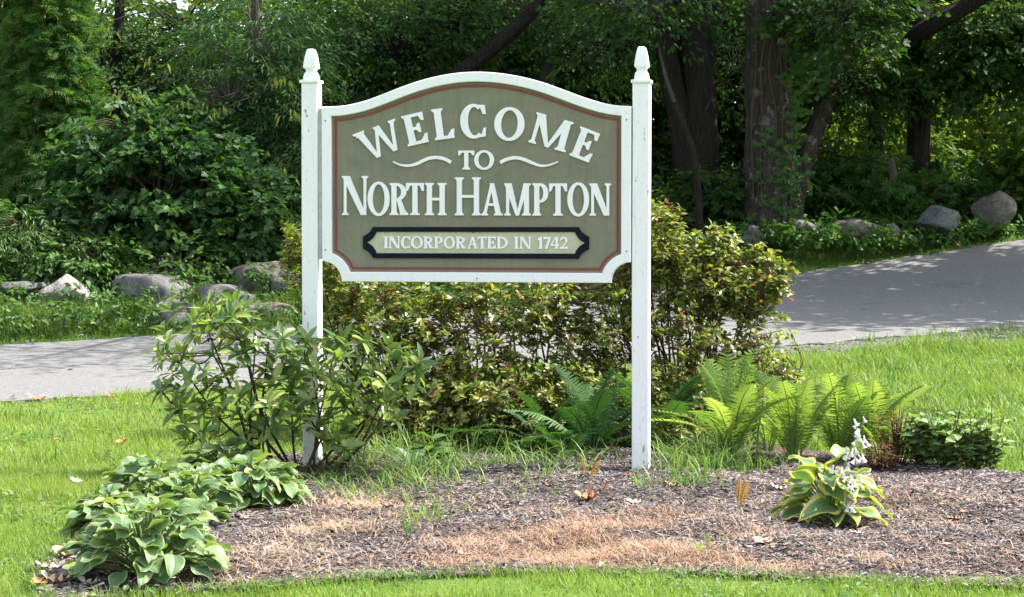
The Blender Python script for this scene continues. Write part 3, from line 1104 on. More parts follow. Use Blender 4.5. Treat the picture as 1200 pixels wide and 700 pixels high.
# ------------------------------------------------------------------ leaf templates
BROAD = ([(0, 0, 0), (-.3, .3, .06), (0, .32, 0), (.3, .3, .06), (-.27, .62, .06), (0, .64, -.02), (.27, .62, .06), (0, 1, -.12)],
         [[(0, 2, 1), (0, 3, 2), (4, 5, 7), (5, 6, 7)], [(1, 2, 5, 4), (2, 3, 6, 5)]])
DIAMOND = ([(0, 0, 0), (-.27, .42, .07), (0, 1, -.06), (.27, .42, .07)], [[(0, 3, 2), (0, 2, 1)]])
OVATE = ([(0, 0, 0), (-.2, .25, .05), (0, .3, 0), (.2, .25, .05), (-.24, .6, .05), (0, .62, -.02), (.24, .6, .05), (0, 1, -.12)],
         [[(0, 2, 1), (0, 3, 2), (4, 5, 7), (5, 6, 7)], [(1, 2, 5, 4), (2, 3, 6, 5)]])
LANCE = ([(0, 0, 0), (-.11, .35, .03), (0, .4, -.01), (.11, .35, .03), (0, 1, -.18)], [[(0, 2, 1), (0, 3, 2), (1, 2, 4), (2, 3, 4)]])
_m = [(0, 0), (.16, .12), (.42, .06), (.34, .3), (.55, .46), (.26, .58), (.22, .72), (0, 1)]
MAPLE = ([(x, y, .12 * abs(x)) for x, y in _m] + [(-x, y, .12 * abs(x)) for x, y in _m[1:-1]] + [(0, .4, -.03)],
         [[(14, i, i + 1) for i in range(7)] + [(14, 7, 13)] + [(14, i + 1, i) for i in range(8, 13)] + [(14, 8, 0)]])
_five = []
_f5 = []
for k_, a_ in enumerate((-1.25, -.62, 0, .62, 1.25)):        # five-fingered creeper leaf
    c_, s_ = math.cos(a_), math.sin(a_)
    l_ = 1 - .22 * abs(a_)
    b_ = len(_five)
    for x_, y_, z_ in ((0, .05, 0), (-.17, .55, .04), (0, 1, -.1), (.17, .55, .04)):
        _five.append(((x_ * c_ + y_ * s_) * l_, (y_ * c_ - x_ * s_) * l_, z_))
    _f5 += [(b_, b_ + 3, b_ + 2), (b_, b_ + 2, b_ + 1)]
FIVE = (_five, [_f5])
_cv, _cf = [], []
for k_ in range(7):                                          # flat cedar spray: small scale fingers
    s_ = -1 if k_ % 2 else 1
    y0_ = .12 * k_
    b_ = len(_cv)
    l_ = .45 - .04 * k_
    _cv += [(0, y0_, 0), (s_ * .06, y0_ + .02, 0), (s_ * l_ * .75, y0_ + l_ * .85, -.05), (0, y0_ + .1, 0)]
    _cf += [(b_, b_ + 1, b_ + 2), (b_, b_ + 2, b_ + 3)]
CEDAR = (_cv, [_cf])


def rand_dirs(n, r=rng):
    return norm(r.normal(size=(n, 3)))


def sprays(mb, tmpl, centers, outward, n_leaf, length, size, droop=.35, flat=.8, spread=.5, r=rng, var_shift=None):
    """leaf sprays: from each centre a twig runs outward with leaves left and right of it, drooping"""
    K = len(centers)
    o = norm(outward + r.normal(0, .35, (K, 3)))
    o[:, 2] -= droop * r.uniform(.2, 1.2, K)
    o = norm(o)
    upv = norm(np.array((0, 0, 1.0)) + r.normal(0, .35, (K, 3)))
    side = norm(np.cross(o, upv))
    t = r.uniform(0, 1, (K, n_leaf))
    sg = r.choice([-1, 1], (K, n_leaf))
    L = length * r.uniform(.6, 1.3, (K, 1))
    off = sg * r.uniform(.05, 1, (K, n_leaf)) * spread * L * (1 - .5 * t)
    pos = centers[:, None, :] + (t * L)[..., None] * o[:, None, :] + off[..., None] * side[:, None, :]
    pos = pos + r.normal(0, .05 * length, pos.shape) * np.array((1, 1, .7))
    pos[..., 2] -= droop * .3 * (t * L) ** 2
    d = o[:, None, :] * r.uniform(.3, 1, (K, n_leaf, 1)) + side[:, None, :] * (sg * r.uniform(.3, 1.1, (K, n_leaf)))[..., None]
    d[..., 2] -= droop * r.uniform(.2, 1.4, (K, n_leaf))
    nr = upv[:, None, :] * flat + r.normal(0, .42, d.shape)
    v = np.clip(r.beta(2, 2.6, (K, n_leaf)) + (r.normal(0, .12, (K, 1)) if var_shift is None else var_shift[:, None]), 0, 1)
    s = size * r.uniform(.6, 1.25, (K, n_leaf))
    scatter(mb, tmpl, pos.reshape(-1, 3), d.reshape(-1, 3), nr.reshape(-1, 3), s.ravel(), v.ravel())
    return o


def blob_points(c, rad, n, r=rng, shell=2.0, holes=.25, seed=0):
    """points in an ellipsoid, denser to the shell, thinned by a low-frequency pattern so gaps stay open"""
    out = []
    c = np.asarray(c, float); rad = np.asarray(rad, float)
    ph = np.random.default_rng(seed).uniform(0, 6.28, 6)
    got = 0
    while got < n:
        d = rand_dirs(n, r)
        q = d * (r.uniform(0, 1, (n, 1)) ** (1 / shell)) * r.uniform(.8, 1.12, (n, 1))
        p = c + q * rad
        f = (np.sin(p[:, 0] * 2.9 + ph[0] + 1.3 * np.sin(p[:, 2] * 1.7 + ph[3])) + np.sin(p[:, 2] * 3.7 + ph[1]) + np.sin(p[:, 1] * 2.3 + ph[2])) / 3
        p = p[f > -1 + 2 * holes * r.uniform(.4, 1.0, n) * .9]
        out.append(p)
        got += len(p)
    return np.concatenate(out)[:n]


def frond_wood(name, label, cat, base, stems, blobs, leaf, mat, bark, group=None, twigs=40, trunk_sides=18, wob=.05):
    """a tree or big shrub: stems = list of (points, radii, partname); blobs = list of
    (centre, radii, sprays, leaves per spray, spray length, leaf size, template)"""
    base = np.asarray(base, float)
    root = thing(name, label, cat, base, 0, group)
    for i, (pts, rad, pn) in enumerate(stems):
        pts = np.asarray(pts, float) - base
        nseg = max(8, int(np.linalg.norm(np.diff(pts, axis=0), axis=1).sum() / .16))
        path = curve(pts, nseg)
        rr = np.interp(np.linspace(0, 1, nseg), np.linspace(0, 1, len(rad)), rad)
        big = max(rad) > .12
        V, F_ = tube(path, rr, trunk_sides * (2 if big else 1) if pn == 'trunk' else 9, wob if pn == 'trunk' else wob * .6, i + len(label))
        MB().add(V, F_).build(pn, bark, root, not big)
    mb = MB()
    tw = MB()
    for j, (c, rad, ns, nl, ln, sz, tm) in enumerate(blobs):
        c = np.asarray(c, float) - base
        pts = blob_points(c + base, rad, ns, seed=j + len(name) + int(abs(c[0]) * 10)) - base
        out = (pts - c) / np.asarray(rad)
        out[:, 2] *= .35
        sprays(mb, tm, pts, norm(out + 1e-3), nl, ln, sz)
        if twigs:
            for p in pts[:min(len(pts), twigs)]:
                a = c + (p - c) * rng.uniform(.0, .25)
                a[2] -= .25 * rad[2]
                m = (a + p) / 2 + rng.normal(0, .08, 3) + np.array((0, 0, .12))
                V, F_ = tube(curve([a, m, p + (p - m) * .15], 6), np.linspace(.018, .005, 6), 4, cap=False)
                tw.add(V, F_)
    mb.build("crown", mat, root)
    if twigs and tw.V:
        tw.build("branches", bark, root)["kind"] = "stuff"
    return root


def gz(x, y, off=0.0):
    return float(terrain(x, y)) + off


def at(u, d, dz=-.15):
    x = (u - 600) / 2400 * d
    return np.array((x, d, gz(x, d, dz)))


def PB(u, v, d):
    return P(u, v, d)


# ------------------------------------------------------------------ the wood behind the road
def big_canopy(c, r, ns, tm=DIAMOND, sz=.2):
    return (c, r, ns, 14, 1.1, sz, tm)


# 1 thick ridged trunk with creeper
b = at(907, 30.2)
root = frond_wood("oak_tree", "thick ridged grey brown trunk climbed by creeper leaves, right of the sign", "tree", b,
    [([b, PB(905, 215, 30.2), PB(903, 150, 30.25), PB(901, 70, 30.3), PB(903, -10, 30.3), PB(905, -120, 30.4), PB(900, -400, 30.5)], [.47, .385, .335, .32, .315, .29, .16], 'trunk'),
     ([b + (.2, .1, .1), PB(938, 200, 30.4), PB(956, 150, 30.6), PB(978, 95, 30.9), PB(1010, 20, 31.4), PB(1050, -120, 32)], [.17, .15, .145, .13, .11, .05], 'limb'),
     ([PB(912, 60, 30.3), PB(950, 40, 30.1), PB(967, -5, 30.0), PB(985, -90, 29.8)], [.10, .085, .075, .04], 'limb')],
    [(PB(900, -330, 30.0), (4.0, 2.6, 2.4), 260, 14, 1.1, .19, DIAMOND),
     (PB(760, 5, 29.6), (1.3, .8, .5), 70, 22, .6, .11, DIAMOND),
     (PB(985, 20, 29.6), (.85, .8, .6), 90, 22, .6, .11, MAPLE)],
    None, M["wood_dark"], M["bark_big"], wob=.05, trunk_sides=28)
vine = MB()
for k_ in range(5):                                          # climbing stems of the creeper, with leaves hanging off them
    pp = [PB(925 - 10 * k_ + rnd.uniform(-4, 4), v_, 29.84 + .03 * k_) + rng.normal(0, .03, 3) for v_ in (255, 200, 140, 80, 10, -60)]
    V, F_ = tube(curve(pp, 24) - b, .012, 5)
    vine.add(V, F_)
vine.build("vine_stem", M["twig"], root)
cl = MB()
n_ = 250
uu = 932 + rng.normal(0, 9, n_); vv = rng.uniform(-20, 250, n_)
k2 = rng.uniform(0, 1, n_) < .25
uu = np.where(k2, rng.uniform(882, 930, n_), uu); vv = np.where(k2, rng.uniform(150, 262, n_), vv)
pos = np.array([PB(u_, v_, 29.74 + .004 * max(0, u_ - 930)) for u_, v_ in zip(uu, vv)]) - b + rng.normal(0, .03, (n_, 3))
scatter(cl, FIVE, pos, np.stack([rng.normal(0, .5, n_), rng.normal(-.3, .3, n_), rng.uniform(-1, -.2, n_)], -1), np.stack([rng.normal(.1, .5, n_), rng.normal(-1, .3, n_), rng.normal(.6, .3, n_)], -1), rng.uniform(.07, .12, n_), rng.beta(2, 2, n_))
cl.build("creeper", M["creeper"], root)

# 2 dark twin trunk
b = at(822, 31.2)
frond_wood("oak_tree", "dark twin stemmed tree beside the right white post, left of the creeper covered trunk", "tree", b,
    [([b, PB(820, 190, 31.2), PB(818, 110, 31.2), PB(812, 40, 31.2), PB(806, -60, 31.3), PB(800, -330, 31.4)], [.36, .30, .27, .26, .25, .12], 'trunk'),
     ([b + (-.1, -.05, .2), PB(800, 160, 31.1), PB(784, 80, 31.0), PB(770, 0, 30.9), PB(745, -140, 30.9)], [.24, .19, .17, .16, .08], 'limb'),
     ([PB(822, 100, 31.2), PB(838, 40, 31.1), PB(850, -40, 31.1)], [.12, .1, .06], 'limb')],
    [(PB(790, -300, 31.2), (3.6, 2.6, 2.3), 240, 14, 1.1, .19, DIAMOND), (PB(715, 40, 31.6), (.9, .7, .8), 110, 24, .6, .11, DIAMOND),
     (PB(862, 70, 31.9), (.5, .5, 1.1), 70, 22, .6, .1, DIAMOND)], None, M["wood_dark"], M["bark_dark"])
# 3 thin leaning dead stem
b = at(823, 29.6)
r3 = thing("dead_sapling", "thin bare grey stem leaning left in front of the dark twin trunk", "dead tree", b)
V, F_ = tube(curve([b, PB(815, 195, 29.6), PB(800, 145, 29.7), PB(788, 115, 29.8), PB(776, 70, 29.9), PB(768, 10, 30), PB(764, -50, 30)], 40) - b, np.linspace(.06, .036, 40), 10, .09, 3)
MB().add(V, F_).build("trunk", M["bark_dark"], r3)
V, F_ = tube(curve([PB(792, 125, 29.8), PB(780, 90, 29.6), PB(772, 55, 29.5)], 12) - b, np.linspace(.035, .012, 12), 7, .05, 4)
MB().add(V, F_).build("branch", M["bark_grey"], r3)
# 4 slim trunk
b = at(1027, 33.5)
frond_wood("ash_tree", "slim dark trunk standing in front of the yellow lit gap in the leaves", "tree", b,
    [([b, PB(1027, 190, 33.5), PB(1027, 130, 33.5), PB(1030, 50, 33.5), PB(1034, -60, 33.6), PB(1036, -280, 33.6)], [.14, .125, .12, .11, .1, .04], 'trunk')],
    [(PB(1060, -300, 33.5), (2.8, 2.2, 2.2), 150, 14, 1.1, .19, DIAMOND), (PB(1020, 90, 33.3), (1.0, .8, .65), 120, 24, .55, .1, DIAMOND)], None, M["wood_mid"], M["bark_dark"])
# 5 trunk with heavy limb to the right
b = at(1078, 32.0)
frond_wood("maple_tree", "leafy tree with a heavy limb reaching up to the right edge of the wood", "tree", b,
    [([b, PB(1076, 190, 32), PB(1078, 120, 32), PB(1080, 60, 32), PB(1074, -20, 32), PB(1070, -200, 32)], [.24, .19, .18, .175, .15, .06], 'trunk'),
     ([PB(1076, 85, 31.9), PB(1068, 52, 31.0), PB(1095, 28, 30.4), PB(1140, 2, 30.2), PB(1200, -40, 30.2)], [.16, .15, .14, .13, .1], 'limb')],
    [(PB(1090, -320, 31.5), (3.6, 2.4, 2.4), 230, 14, 1.1, .19, DIAMOND), (PB(1165, 62, 31.2), (1.15, .8, .7), 200, 24, .55, .105, MAPLE),
     (PB(1050, 95, 31.4), (.7, .6, .65), 100, 24, .5, .1, DIAMOND), (PB(1000, 95, 30.9), (.8, .6, .75), 170, 24, .5, .1, DIAMOND), (PB(1190, 40, 31), (1, .8, .9), 150, 24, .6, .1, MAPLE)],
    None, M["wood_dark"], M["bark_dark"])
# 6, 7 slim trunks seen over the sign
b = at(642, 33.6)
frond_wood("ash_tree", "slim straight grey trunk seen above the middle of the sign", "tree", b,
    [([b, PB(642, 150, 33.6), PB(642, 60, 33.6), PB(645, -20, 33.6), PB(648, -240, 33.6)], [.15, .125, .11, .105, .04], 'trunk')],
    [(PB(660, -290, 33.6), (2.6, 1.8, 1.9), 110, 14, 1.1, .19, DIAMOND), (PB(600, 10, 33.4), (1.4, .8, .7), 140, 24, .6, .1, DIAMOND), (PB(690, 60, 33.9), (1.0, .6, .8), 110, 24, .6, .1, DIAMOND)],
    None, M["wood_dark"], M["bark_grey"])
b = at(720, 34.6)
frond_wood("ash_tree", "slim dark trunk seen above the right shoulder of the sign", "tree", b,
    [([b, PB(720, 150, 34.6), PB(721, 60, 34.6), PB(727, -20, 34.6), PB(730, -220, 34.6)], [.16, .12, .105, .095, .04], 'trunk')],
    [(PB(735, -280, 34.6), (2.6, 2.2, 2.1), 150, 14, 1.1, .19, DIAMOND), (PB(700, 0, 34.8), (1.2, .8, .7), 120, 24, .6, .1, DIAMOND)], None, M["wood_dark"], M["bark_dark"])
# 8 leaning tree whose trunk crosses above the sign
b = at(430, 31.4)
frond_wood("leaning_tree", "dark trunk slanting up to the right behind the arched top of the sign", "tree", b,
    [([b, PB(470, 160, 31.4), PB(520, 105, 31.4), PB(548, 80, 31.4), PB(592, 44, 31.4), PB(632, 2, 31.4), PB(690, -90, 31.4), PB(760, -200, 31.4)], [.24, .18, .135, .125, .115, .1, .08, .04], 'trunk'),
     ([PB(690, -90, 31.4), np.array((.9, 28.5, 7.0)), np.array((.7, 25.5, 7.6)), np.array((.4, 23, 7.8))], [.09, .07, .06, .03], 'limb'),  # unseen limb added to carry the crown over the road
     ([PB(520, 105, 31.4), PB(500, 60, 31.6), PB(492, 0, 31.8), PB(480, -120, 32)], [.08, .06, .05, .03], 'limb')],
    [(PB(600, -270, 31.8), (2.8, 1.8, 1.8), 100, 14, 1.1, .19, DIAMOND), (PB(460, 50, 31.9), (1.3, .7, .9), 200, 24, .55, .1, DIAMOND),
     (PB(400, 150, 31.8), (1.2, .6, 1.1), 160, 24, .55, .1, DIAMOND), (PB(540, 20, 32), (.9, .6, .5), 90, 24, .55, .1, DIAMOND), ((0.6, 23.8, 7.2), (4.2, 2.8, 1.5), 170, 16, 1.0, .17, DIAMOND)], None, M["wood_dark"], M["bark_dark"])  # last blob: unseen crown added above the road to dapple it
# 9 slim tree on the left with cherry-like hanging leaves
b = at(300, 29.6)
cherry = frond_wood("cherry_tree", "young tree with long hanging glossy leaves just left of the left white post", "tree", b,
    [([b, PB(300, 220, 29.6), PB(306, 120, 29.6), PB(300, 30, 29.6), PB(296, -150, 29.6)], [.12, .1, .085, .07, .03], 'trunk'),
     ([PB(303, 160, 29.6), PB(270, 120, 29.2), PB(232, 118, 28.8), PB(205, 124, 28.6)], [.04, .03, .02, .01], 'limb')],
    [(PB(300, 60, 29.4), (1.0, .8, .9), 230, 24, .5, .14, LANCE), (PB(330, 150, 29.2), (.6, .6, 1.0), 180, 24, .5, .14, LANCE), (PB(270, 110, 28.9), (.9, .5, .45), 90, 24, .5, .14, LANCE),
     (PB(310, -240, 30.4), (1.8, 1.3, 1.5), 26, 14, 1.1, .19, DIAMOND), (PB(310, 235, 28.9), (.7, .5, .55), 110, 24, .45, .14, LANCE)],
    None, M["wood_blue"], M["bark_grey"])
hs = MB(); ht = MB()
for u_, v_, n_ in ((215, 122, 9), (240, 124, 8), (262, 128, 6), (330, 92, 9), (338, 130, 7), (142, 108, 9), (155, 112, 6), (205, 180, 5), (283, 232, 9), (262, 250, 8), (305, 290, 6), (292, 245, 6), (120, 30, 6), (330, 200, 7), (180, 70, 6)):
    p0 = PB(u_, v_, 27.9)
    for k in range(n_):
        a = rng.uniform(-1, 1)
        scatter(hs, LANCE, [p0 - b + (a * .2, rng.normal(0, .05), .04 - .1 * abs(a) + rng.normal(0, .02))], [(a * .7 + rng.normal(0, .2), -.35, -.9)], [(rng.normal(0, .3), -.7, .7)], .16 * rng.uniform(.8, 1.15), rng.uniform(.2, .9))
    V, F_ = tube(curve([p0 - b + (.5, .5, .25), p0 - b + (.2, .2, .12), p0 - b, p0 - b + (-.22, -.05, -.06)], 10), np.linspace(.012, .004, 10), 4, cap=False)
    ht.add(V, F_)
ht.build("spray_twigs", M["bark_dark"], cherry)["kind"] = "stuff"
hs.build("hanging_sprays", M["wood_light"], cherry)["kind"] = "stuff"
# 10 maple thicket left of centre
b = at(190, 28.0)
frond_wood("maple_shrub", "broad dark shrub with lobed maple leaves behind the grey boulders on the left", "shrub", b,
    [([b, PB(180, 280, 28), PB(165, 210, 28), PB(150, 150, 28)], [.05, .04, .03, .015], 'trunk'),
     ([b, PB(215, 290, 28), PB(235, 220, 28), PB(240, 165, 28)], [.045, .035, .025, .012], 'limb')],
    [(PB(185, 225, 28), (1.35, .8, 1.0), 460, 22, .45, .112, MAPLE), (PB(110, 245, 28), (.75, .7, .75), 240, 22, .45, .112, MAPLE), (PB(265, 250, 28), (.8, .7, .8), 270, 22, .45, .112, MAPLE),
     (PB(200, 295, 27.6), (1.4, .5, .3), 150, 20, .4, .10, MAPLE), (PB(160, 150, 28.4), (.9, .6, .5), 110, 22, .5, .11, MAPLE)],
    None, M["wood_blue"], M["twig"])
# 11 slim dark tree far left
b = at(138, 31.5)
frond_wood("ash_tree", "thin dark stemmed tree left of centre with loose leaves against the pale sky gap", "tree", b,
    [([b, PB(138, 180, 31.5), PB(137, 90, 31.5), PB(140, 10, 31.5), PB(143, -160, 31.5)], [.12, .1, .085, .075, .03], 'trunk')],
    [(PB(120, 70, 31.6), (1.1, .8, .9), 170, 22, .5, .1, DIAMOND), (PB(215, 25, 32.2), (1.1, .7, .55), 34, 20, .5, .1, DIAMOND), (PB(190, 90, 32), (1.4, .8, .75), 200, 24, .5, .1, DIAMOND),
     ], None, M["wood_dark"], M["bark_dark"])
# 12, 13 cedars at the left edge
for u_, d_, lab, hs in ((58, 29.0, "feathery green cedar with rusty inner sprays at the left of the wood", 260), (8, 29.8, "lighter yellow green cedar at the far left edge of the wood", 240)):
    b = at(u_, d_)
    frond_wood("cedar_tree", lab, "tree", b,
        [([b, PB(u_, 150, d_), PB(u_ + 2, 0, d_), PB(u_, -150, d_)], [.12, .1, .07, .02], 'trunk')],
        [(PB(u_, 280, d_), (.72, .6, .5), hs, 16, .35, .2, CEDAR), (PB(u_, 210, d_), (.68, .6, .6), hs, 16, .35, .2, CEDAR), (PB(u_, 130, d_), (.6, .5, .7), hs, 16, .35, .2, CEDAR),
         (PB(u_, 50, d_), (.52, .45, .7), hs, 16, .35, .2, CEDAR), (PB(u_, -50, d_), (.42, .4, .8), int(hs * .7), 16, .35, .2, CEDAR)], None, M["cedar" if u_ > 20 else "cedar_lit"], M["bark_dark"], twigs=14)
# 14 understory around the right-hand trunks
for (u_, v_, d_, rx, rz, ns, mt, tm, lab, nm, cat) in (
    (1215, 190, 31.4, .5, .6, 110, "wood_mid", MAPLE, "bright green maple sapling behind the round boulder on the right", "maple_sapling", "shrub"),
    (1010, 228, 31.2, .95, .32, 150, "creeper", FIVE, "low mat of five fingered creeper above the flat stone on the right", "creeper_vine", "vine"),
    (1115, 225, 31.8, .8, .28, 130, "creeper", FIVE, "five fingered creeper spilling over the two right boulders", "creeper_vine", "vine"),
    (845, 225, 30.6, .75, .42, 150, "wood_dark", OVATE, "dim leafy bush at the foot of the dark twin trunk", "hazel_bush", "shrub"),
    (950, 215, 31.2, .5, .5, 130, "wood_dark", OVATE, "dim leafy bush tucked right of the creeper covered trunk", "hazel_bush", "shrub"),
    (1070, 190, 32.6, .6, .55, 110, "wood_mid", DIAMOND, "loose green bush between the slim trunk and the heavy limbed tree", "hazel_bush", "shrub"),
    (30, 275, 27.2, .7, .4, 170, "weed", LANCE, "pale green goldenrod clump behind the verge at the far left", "goldenrod_clump", "weed"),
    (95, 305, 26.9, .55, .28, 110, "weed", OVATE, "yellow green bramble clump behind the pale pointed rock", "bramble_bush", "shrub"),
    (205, 318, 26.9, .6, .18, 80, "weed", OVATE, "light green bramble sprays above the long grey boulder", "bramble_bush", "shrub"),
    (420, 225, 29.0, 1.1, 1.0, 260, "wood_blue", LANCE, "dark bush mostly hidden behind the left half of the sign", "laurel_bush", "shrub"),
    (620, 225, 29.6, 1.5, .9, 260, "wood_dark", OVATE, "dark bush hidden behind the middle of the sign", "laurel_bush", "shrub"),
):
    p = PB(u_, v_, d_)
    b = np.array((p[0], p[1], gz(p[0], p[1], -.05)))
    st = [([b + (dx * .3, 0, 0), (b + p) / 2 + (dx * .6, 0, 0), p + (dx, 0, rz * .5)], [.025, .018, .008], 'stem') for dx in (-rx * .35, 0, rx * .35)]
    frond_wood(nm, lab, cat, b, st, [(p, (rx, .5, rz), ns, 20, .4, .12 if tm is not FIVE else .15, tm), (p - (0, .1, rz * .7), (rx * .9, .4, rz * .5), ns // 3, 20, .35, .11 if tm is not FIVE else .14, tm)],
               None, M[mt], M["twig"], twigs=20)
# unseen trees added out of the picture, crowns placed to dapple the road
for x_, y_, c_, r_, ns, lab in ((11.5, 33.0, (10.6, 27.2, 7.2), (4.0, 2.9, 2.2), 850, "roadside tree past the right end of the wood, crown over the road"),
                                (13.0, 24.0, (10.8, 25.3, 7.0), (3.2, 2.4, 1.8), 430, "roadside tree on the near lawn to the right, crown over the road")):
    b = np.array((x_, y_, gz(x_, y_, -.1)))
    c_ = np.array(c_)
    frond_wood("roadside_tree", lab, "tree", b, [([b, b + (.05, 0, 2.5), b + (0, -.1, 5), (b + c_) / 2 + (0, 0, 3), c_ + (0, 0, 1)], [.28, .22, .2, .16, .06], 'trunk')],
               [(c_, r_, ns, 16, 1.0, .25, DIAMOND)], None, M["wood_mid"], M["bark_dark"], twigs=30)
# broken stump
b = at(1047, 30.9, -.05)
V, F_ = tube(curve([b, PB(1046, 205, 30.9), PB(1043, 185, 30.9)], 10) - b, np.linspace(.07, .055, 10), 9, .09, 8)
s_ = thing("broken_stump", "short broken grey snag slanting among the creeper right of the slim trunk", "stump", b)
MB().add(V, F_).build("trunk", M["bark_grey"], s_)

# second row: bushes and saplings in the sun behind the first trees
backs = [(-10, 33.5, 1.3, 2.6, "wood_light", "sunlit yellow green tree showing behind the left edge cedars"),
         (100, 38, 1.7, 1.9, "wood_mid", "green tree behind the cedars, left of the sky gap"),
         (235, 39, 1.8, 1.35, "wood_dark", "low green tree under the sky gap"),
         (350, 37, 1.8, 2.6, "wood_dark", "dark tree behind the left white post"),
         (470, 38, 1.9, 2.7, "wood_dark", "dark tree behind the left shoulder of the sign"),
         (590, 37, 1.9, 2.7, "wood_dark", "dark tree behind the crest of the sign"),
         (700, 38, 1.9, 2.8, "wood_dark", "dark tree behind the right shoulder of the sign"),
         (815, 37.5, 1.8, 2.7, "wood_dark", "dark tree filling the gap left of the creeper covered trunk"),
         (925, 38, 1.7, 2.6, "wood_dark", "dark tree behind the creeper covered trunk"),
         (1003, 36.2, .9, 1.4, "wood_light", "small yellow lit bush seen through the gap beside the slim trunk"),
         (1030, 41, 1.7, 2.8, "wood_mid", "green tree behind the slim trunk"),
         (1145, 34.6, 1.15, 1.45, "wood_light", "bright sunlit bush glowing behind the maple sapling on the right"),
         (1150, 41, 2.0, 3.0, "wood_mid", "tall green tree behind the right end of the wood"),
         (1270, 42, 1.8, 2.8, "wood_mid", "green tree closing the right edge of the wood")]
for u_, d_, rx, rz, mt, lab in backs:
    b = at(u_, d_)
    small = rz < 1.6 and rx < 1.2
    c = b + (0, 0, rz * (.9 if small else 1.0) + .3)
    bl = [(c, (rx, 1.0, rz), int(150 * rx * rz * .8), 18, .7, .14, DIAMOND), (c + (-.4 * rx, -.4, -.5 * rz), (rx * .7, .7, rz * .5), int(60 * rx * rz), 18, .6, .14, DIAMOND),
          (c + (.45 * rx, -.3, .15 * rz), (rx * .6, .7, rz * .55), int(60 * rx * rz), 18, .6, .14, DIAMOND)]
    frond_wood("small_tree" if not small else "sunlit_bush", lab, "tree" if not small else "shrub", b, [([b, b + (.1, 0, rz * .8), c + (0, 0, rz * .5)], [.1, .08, .02], 'trunk')], bl, None, M[mt], M["bark_dark"], twigs=12)

# far wood as one mass, with a lower stretch where the sky shows
mb = MB()
n_ = 9000
x_ = rng.uniform(-26, 30, n_); y_ = rng.uniform(44, 60, n_)
u_ = 600 + x_ / y_ * 2400
low = np.clip(np.exp(-((u_ - 215) / 75) ** 2), 0, 1)
top = 10.5 - 6.6 * low + 1.2 * np.sin(x_ * 1.1) + .8 * np.sin(x_ * 2.7 + y_)
z_ = rng.uniform(0, 1, n_) ** .8 * top + terrain(x_, y_)
pts = np.stack([x_, y_, z_], -1)
sprays(mb, DIAMOND, pts, norm(np.stack([rng.normal(size=n_), -np.ones(n_) * .5, np.zeros(n_)], -1)), 12, 1.5, .34)
mb.build("far_woods", M["wood_mid"], kind="stuff", label="far off green wood closing the view behind the nearer trees")


# ------------------------------------------------------------------ boulders
def boulder(u, v, d, rx, ry, rz, mat, label, seed, pts=None, sharp=.25, dz=0.0, name="boulder"):
    r = np.random.default_rng(seed)
    me = bpy.data.meshes.new(name)
    import bmesh
    bm = bmesh.new()
    bmesh.ops.create_icosphere(bm, subdivisions=4, radius=1)
    planes = [(norm(r.normal(size=3) * (1, 1, .8)), r.uniform(.5, .88)) for _ in range(15)]
    ph = r.uniform(0, 6.28, 9)
    for vt in bm.verts:
        p = np.array(vt.co)
        for nrm_, h in planes:
            k_ = np.dot(p, nrm_) - h
            if k_ > 0:
                p = p - nrm_ * k_ * .93
        p = p * (1 + .05 * math.sin(3 * p[0] + ph[0]) + .05 * math.sin(4 * p[1] + ph[1] + 2 * p[2]) + .025 * math.sin(9 * p[0] + 7 * p[2] + ph[2]) + .015 * math.sin(17 * p[1] + 13 * p[2] + ph[3]) + r.normal(0, .006))
        if pts:
            p[0] += pts * max(0, p[2]) * .5
            p[:2] *= 1 - sharp * max(0, p[2])
        vt.co = (p[0] * rx, p[1] * ry, p[2] * rz)
    bm.to_mesh(me); bm.free()
    for f in me.polygons: f.use_smooth = True
    me.materials.append(mat)
    p = PB(u, v, d)
    if u < 500:
        for vt in me.vertices: vt.co *= 1.18
    o = link(name, me, None, label, "boulder", "boulders along the far side of the road")
    o.location = (p[0], p[1], p[2] + dz)
    o.rotation_euler = (0, 0, r.uniform(-.4, .4))
    return o


boulder(172, 348, 26.4, .56, .45, .33, M["rock_grey"], "long smooth grey boulder under the maple shrub on the left verge", 1)
boulder(206, 378, 25.6, .32, .3, .30, M["rock_grey"], "low grey boulder beside the road, half hidden by the rhododendron tip", 2)
boulder(268, 352, 26.2, .36, .3, .22, M["rock_grey"], "squat grey boulder just left of the tall ivy patched boulder", 3)
boulder(298, 330, 27.0, .48, .4, .36, M["rock_warm"], "tall brownish boulder patched with creeper near the left post", 4)
boulder(326, 342, 26.8, .14, .18, .19, M["rock_grey"], "upright grey stone leaning on the tall brownish boulder", 5)
boulder(343, 338, 26.9, .12, .2, .22, M["rock_warm"], "pinkish stone showing just left of the left post", 6)
boulder(70, 343, 25.9, .34, .26, .22, M["rock_pale"], "pale pointed rock in the tall verge grass on the far left", 7, .5, .55)
boulder(26, 340, 26.2, .28, .22, .13, M["rock_grey"], "flat grey stone left of the pale pointed rock", 8)
boulder(300, 364, 26.0, .45, .3, .1, M["rock_warm"], "flat low stone at the foot of the tall brownish boulder", 9)
boulder(1166, 247, 30.7, .40, .36, .37, M["rock_warm"], "large round boulder at the right end above the road", 10, dz=-.10)
boulder(1096, 260, 30.3, .44, .36, .30, M["rock_grey"], "pale grey boulder left of the large round one", 11, None)
boulder(1004, 268, 29.5, .46, .3, .16, M["rock_warm"], "long flat brown stone in the verge below the slim trunk", 12)
boulder(882, 277, 29.2, .18, .2, .17, M["rock_grey"], "small dark stone at the left foot of the creeper covered trunk", 13)
boulder(945, 268, 29.3, .22, .25, .14, M["rock_warm"], "brown stone at the right foot of the creeper covered trunk", 14)
boulder(1045, 272, 29.8, .16, .2, .13, M["rock_warm"], "small brown stone between the flat stone and the grey boulder", 15)


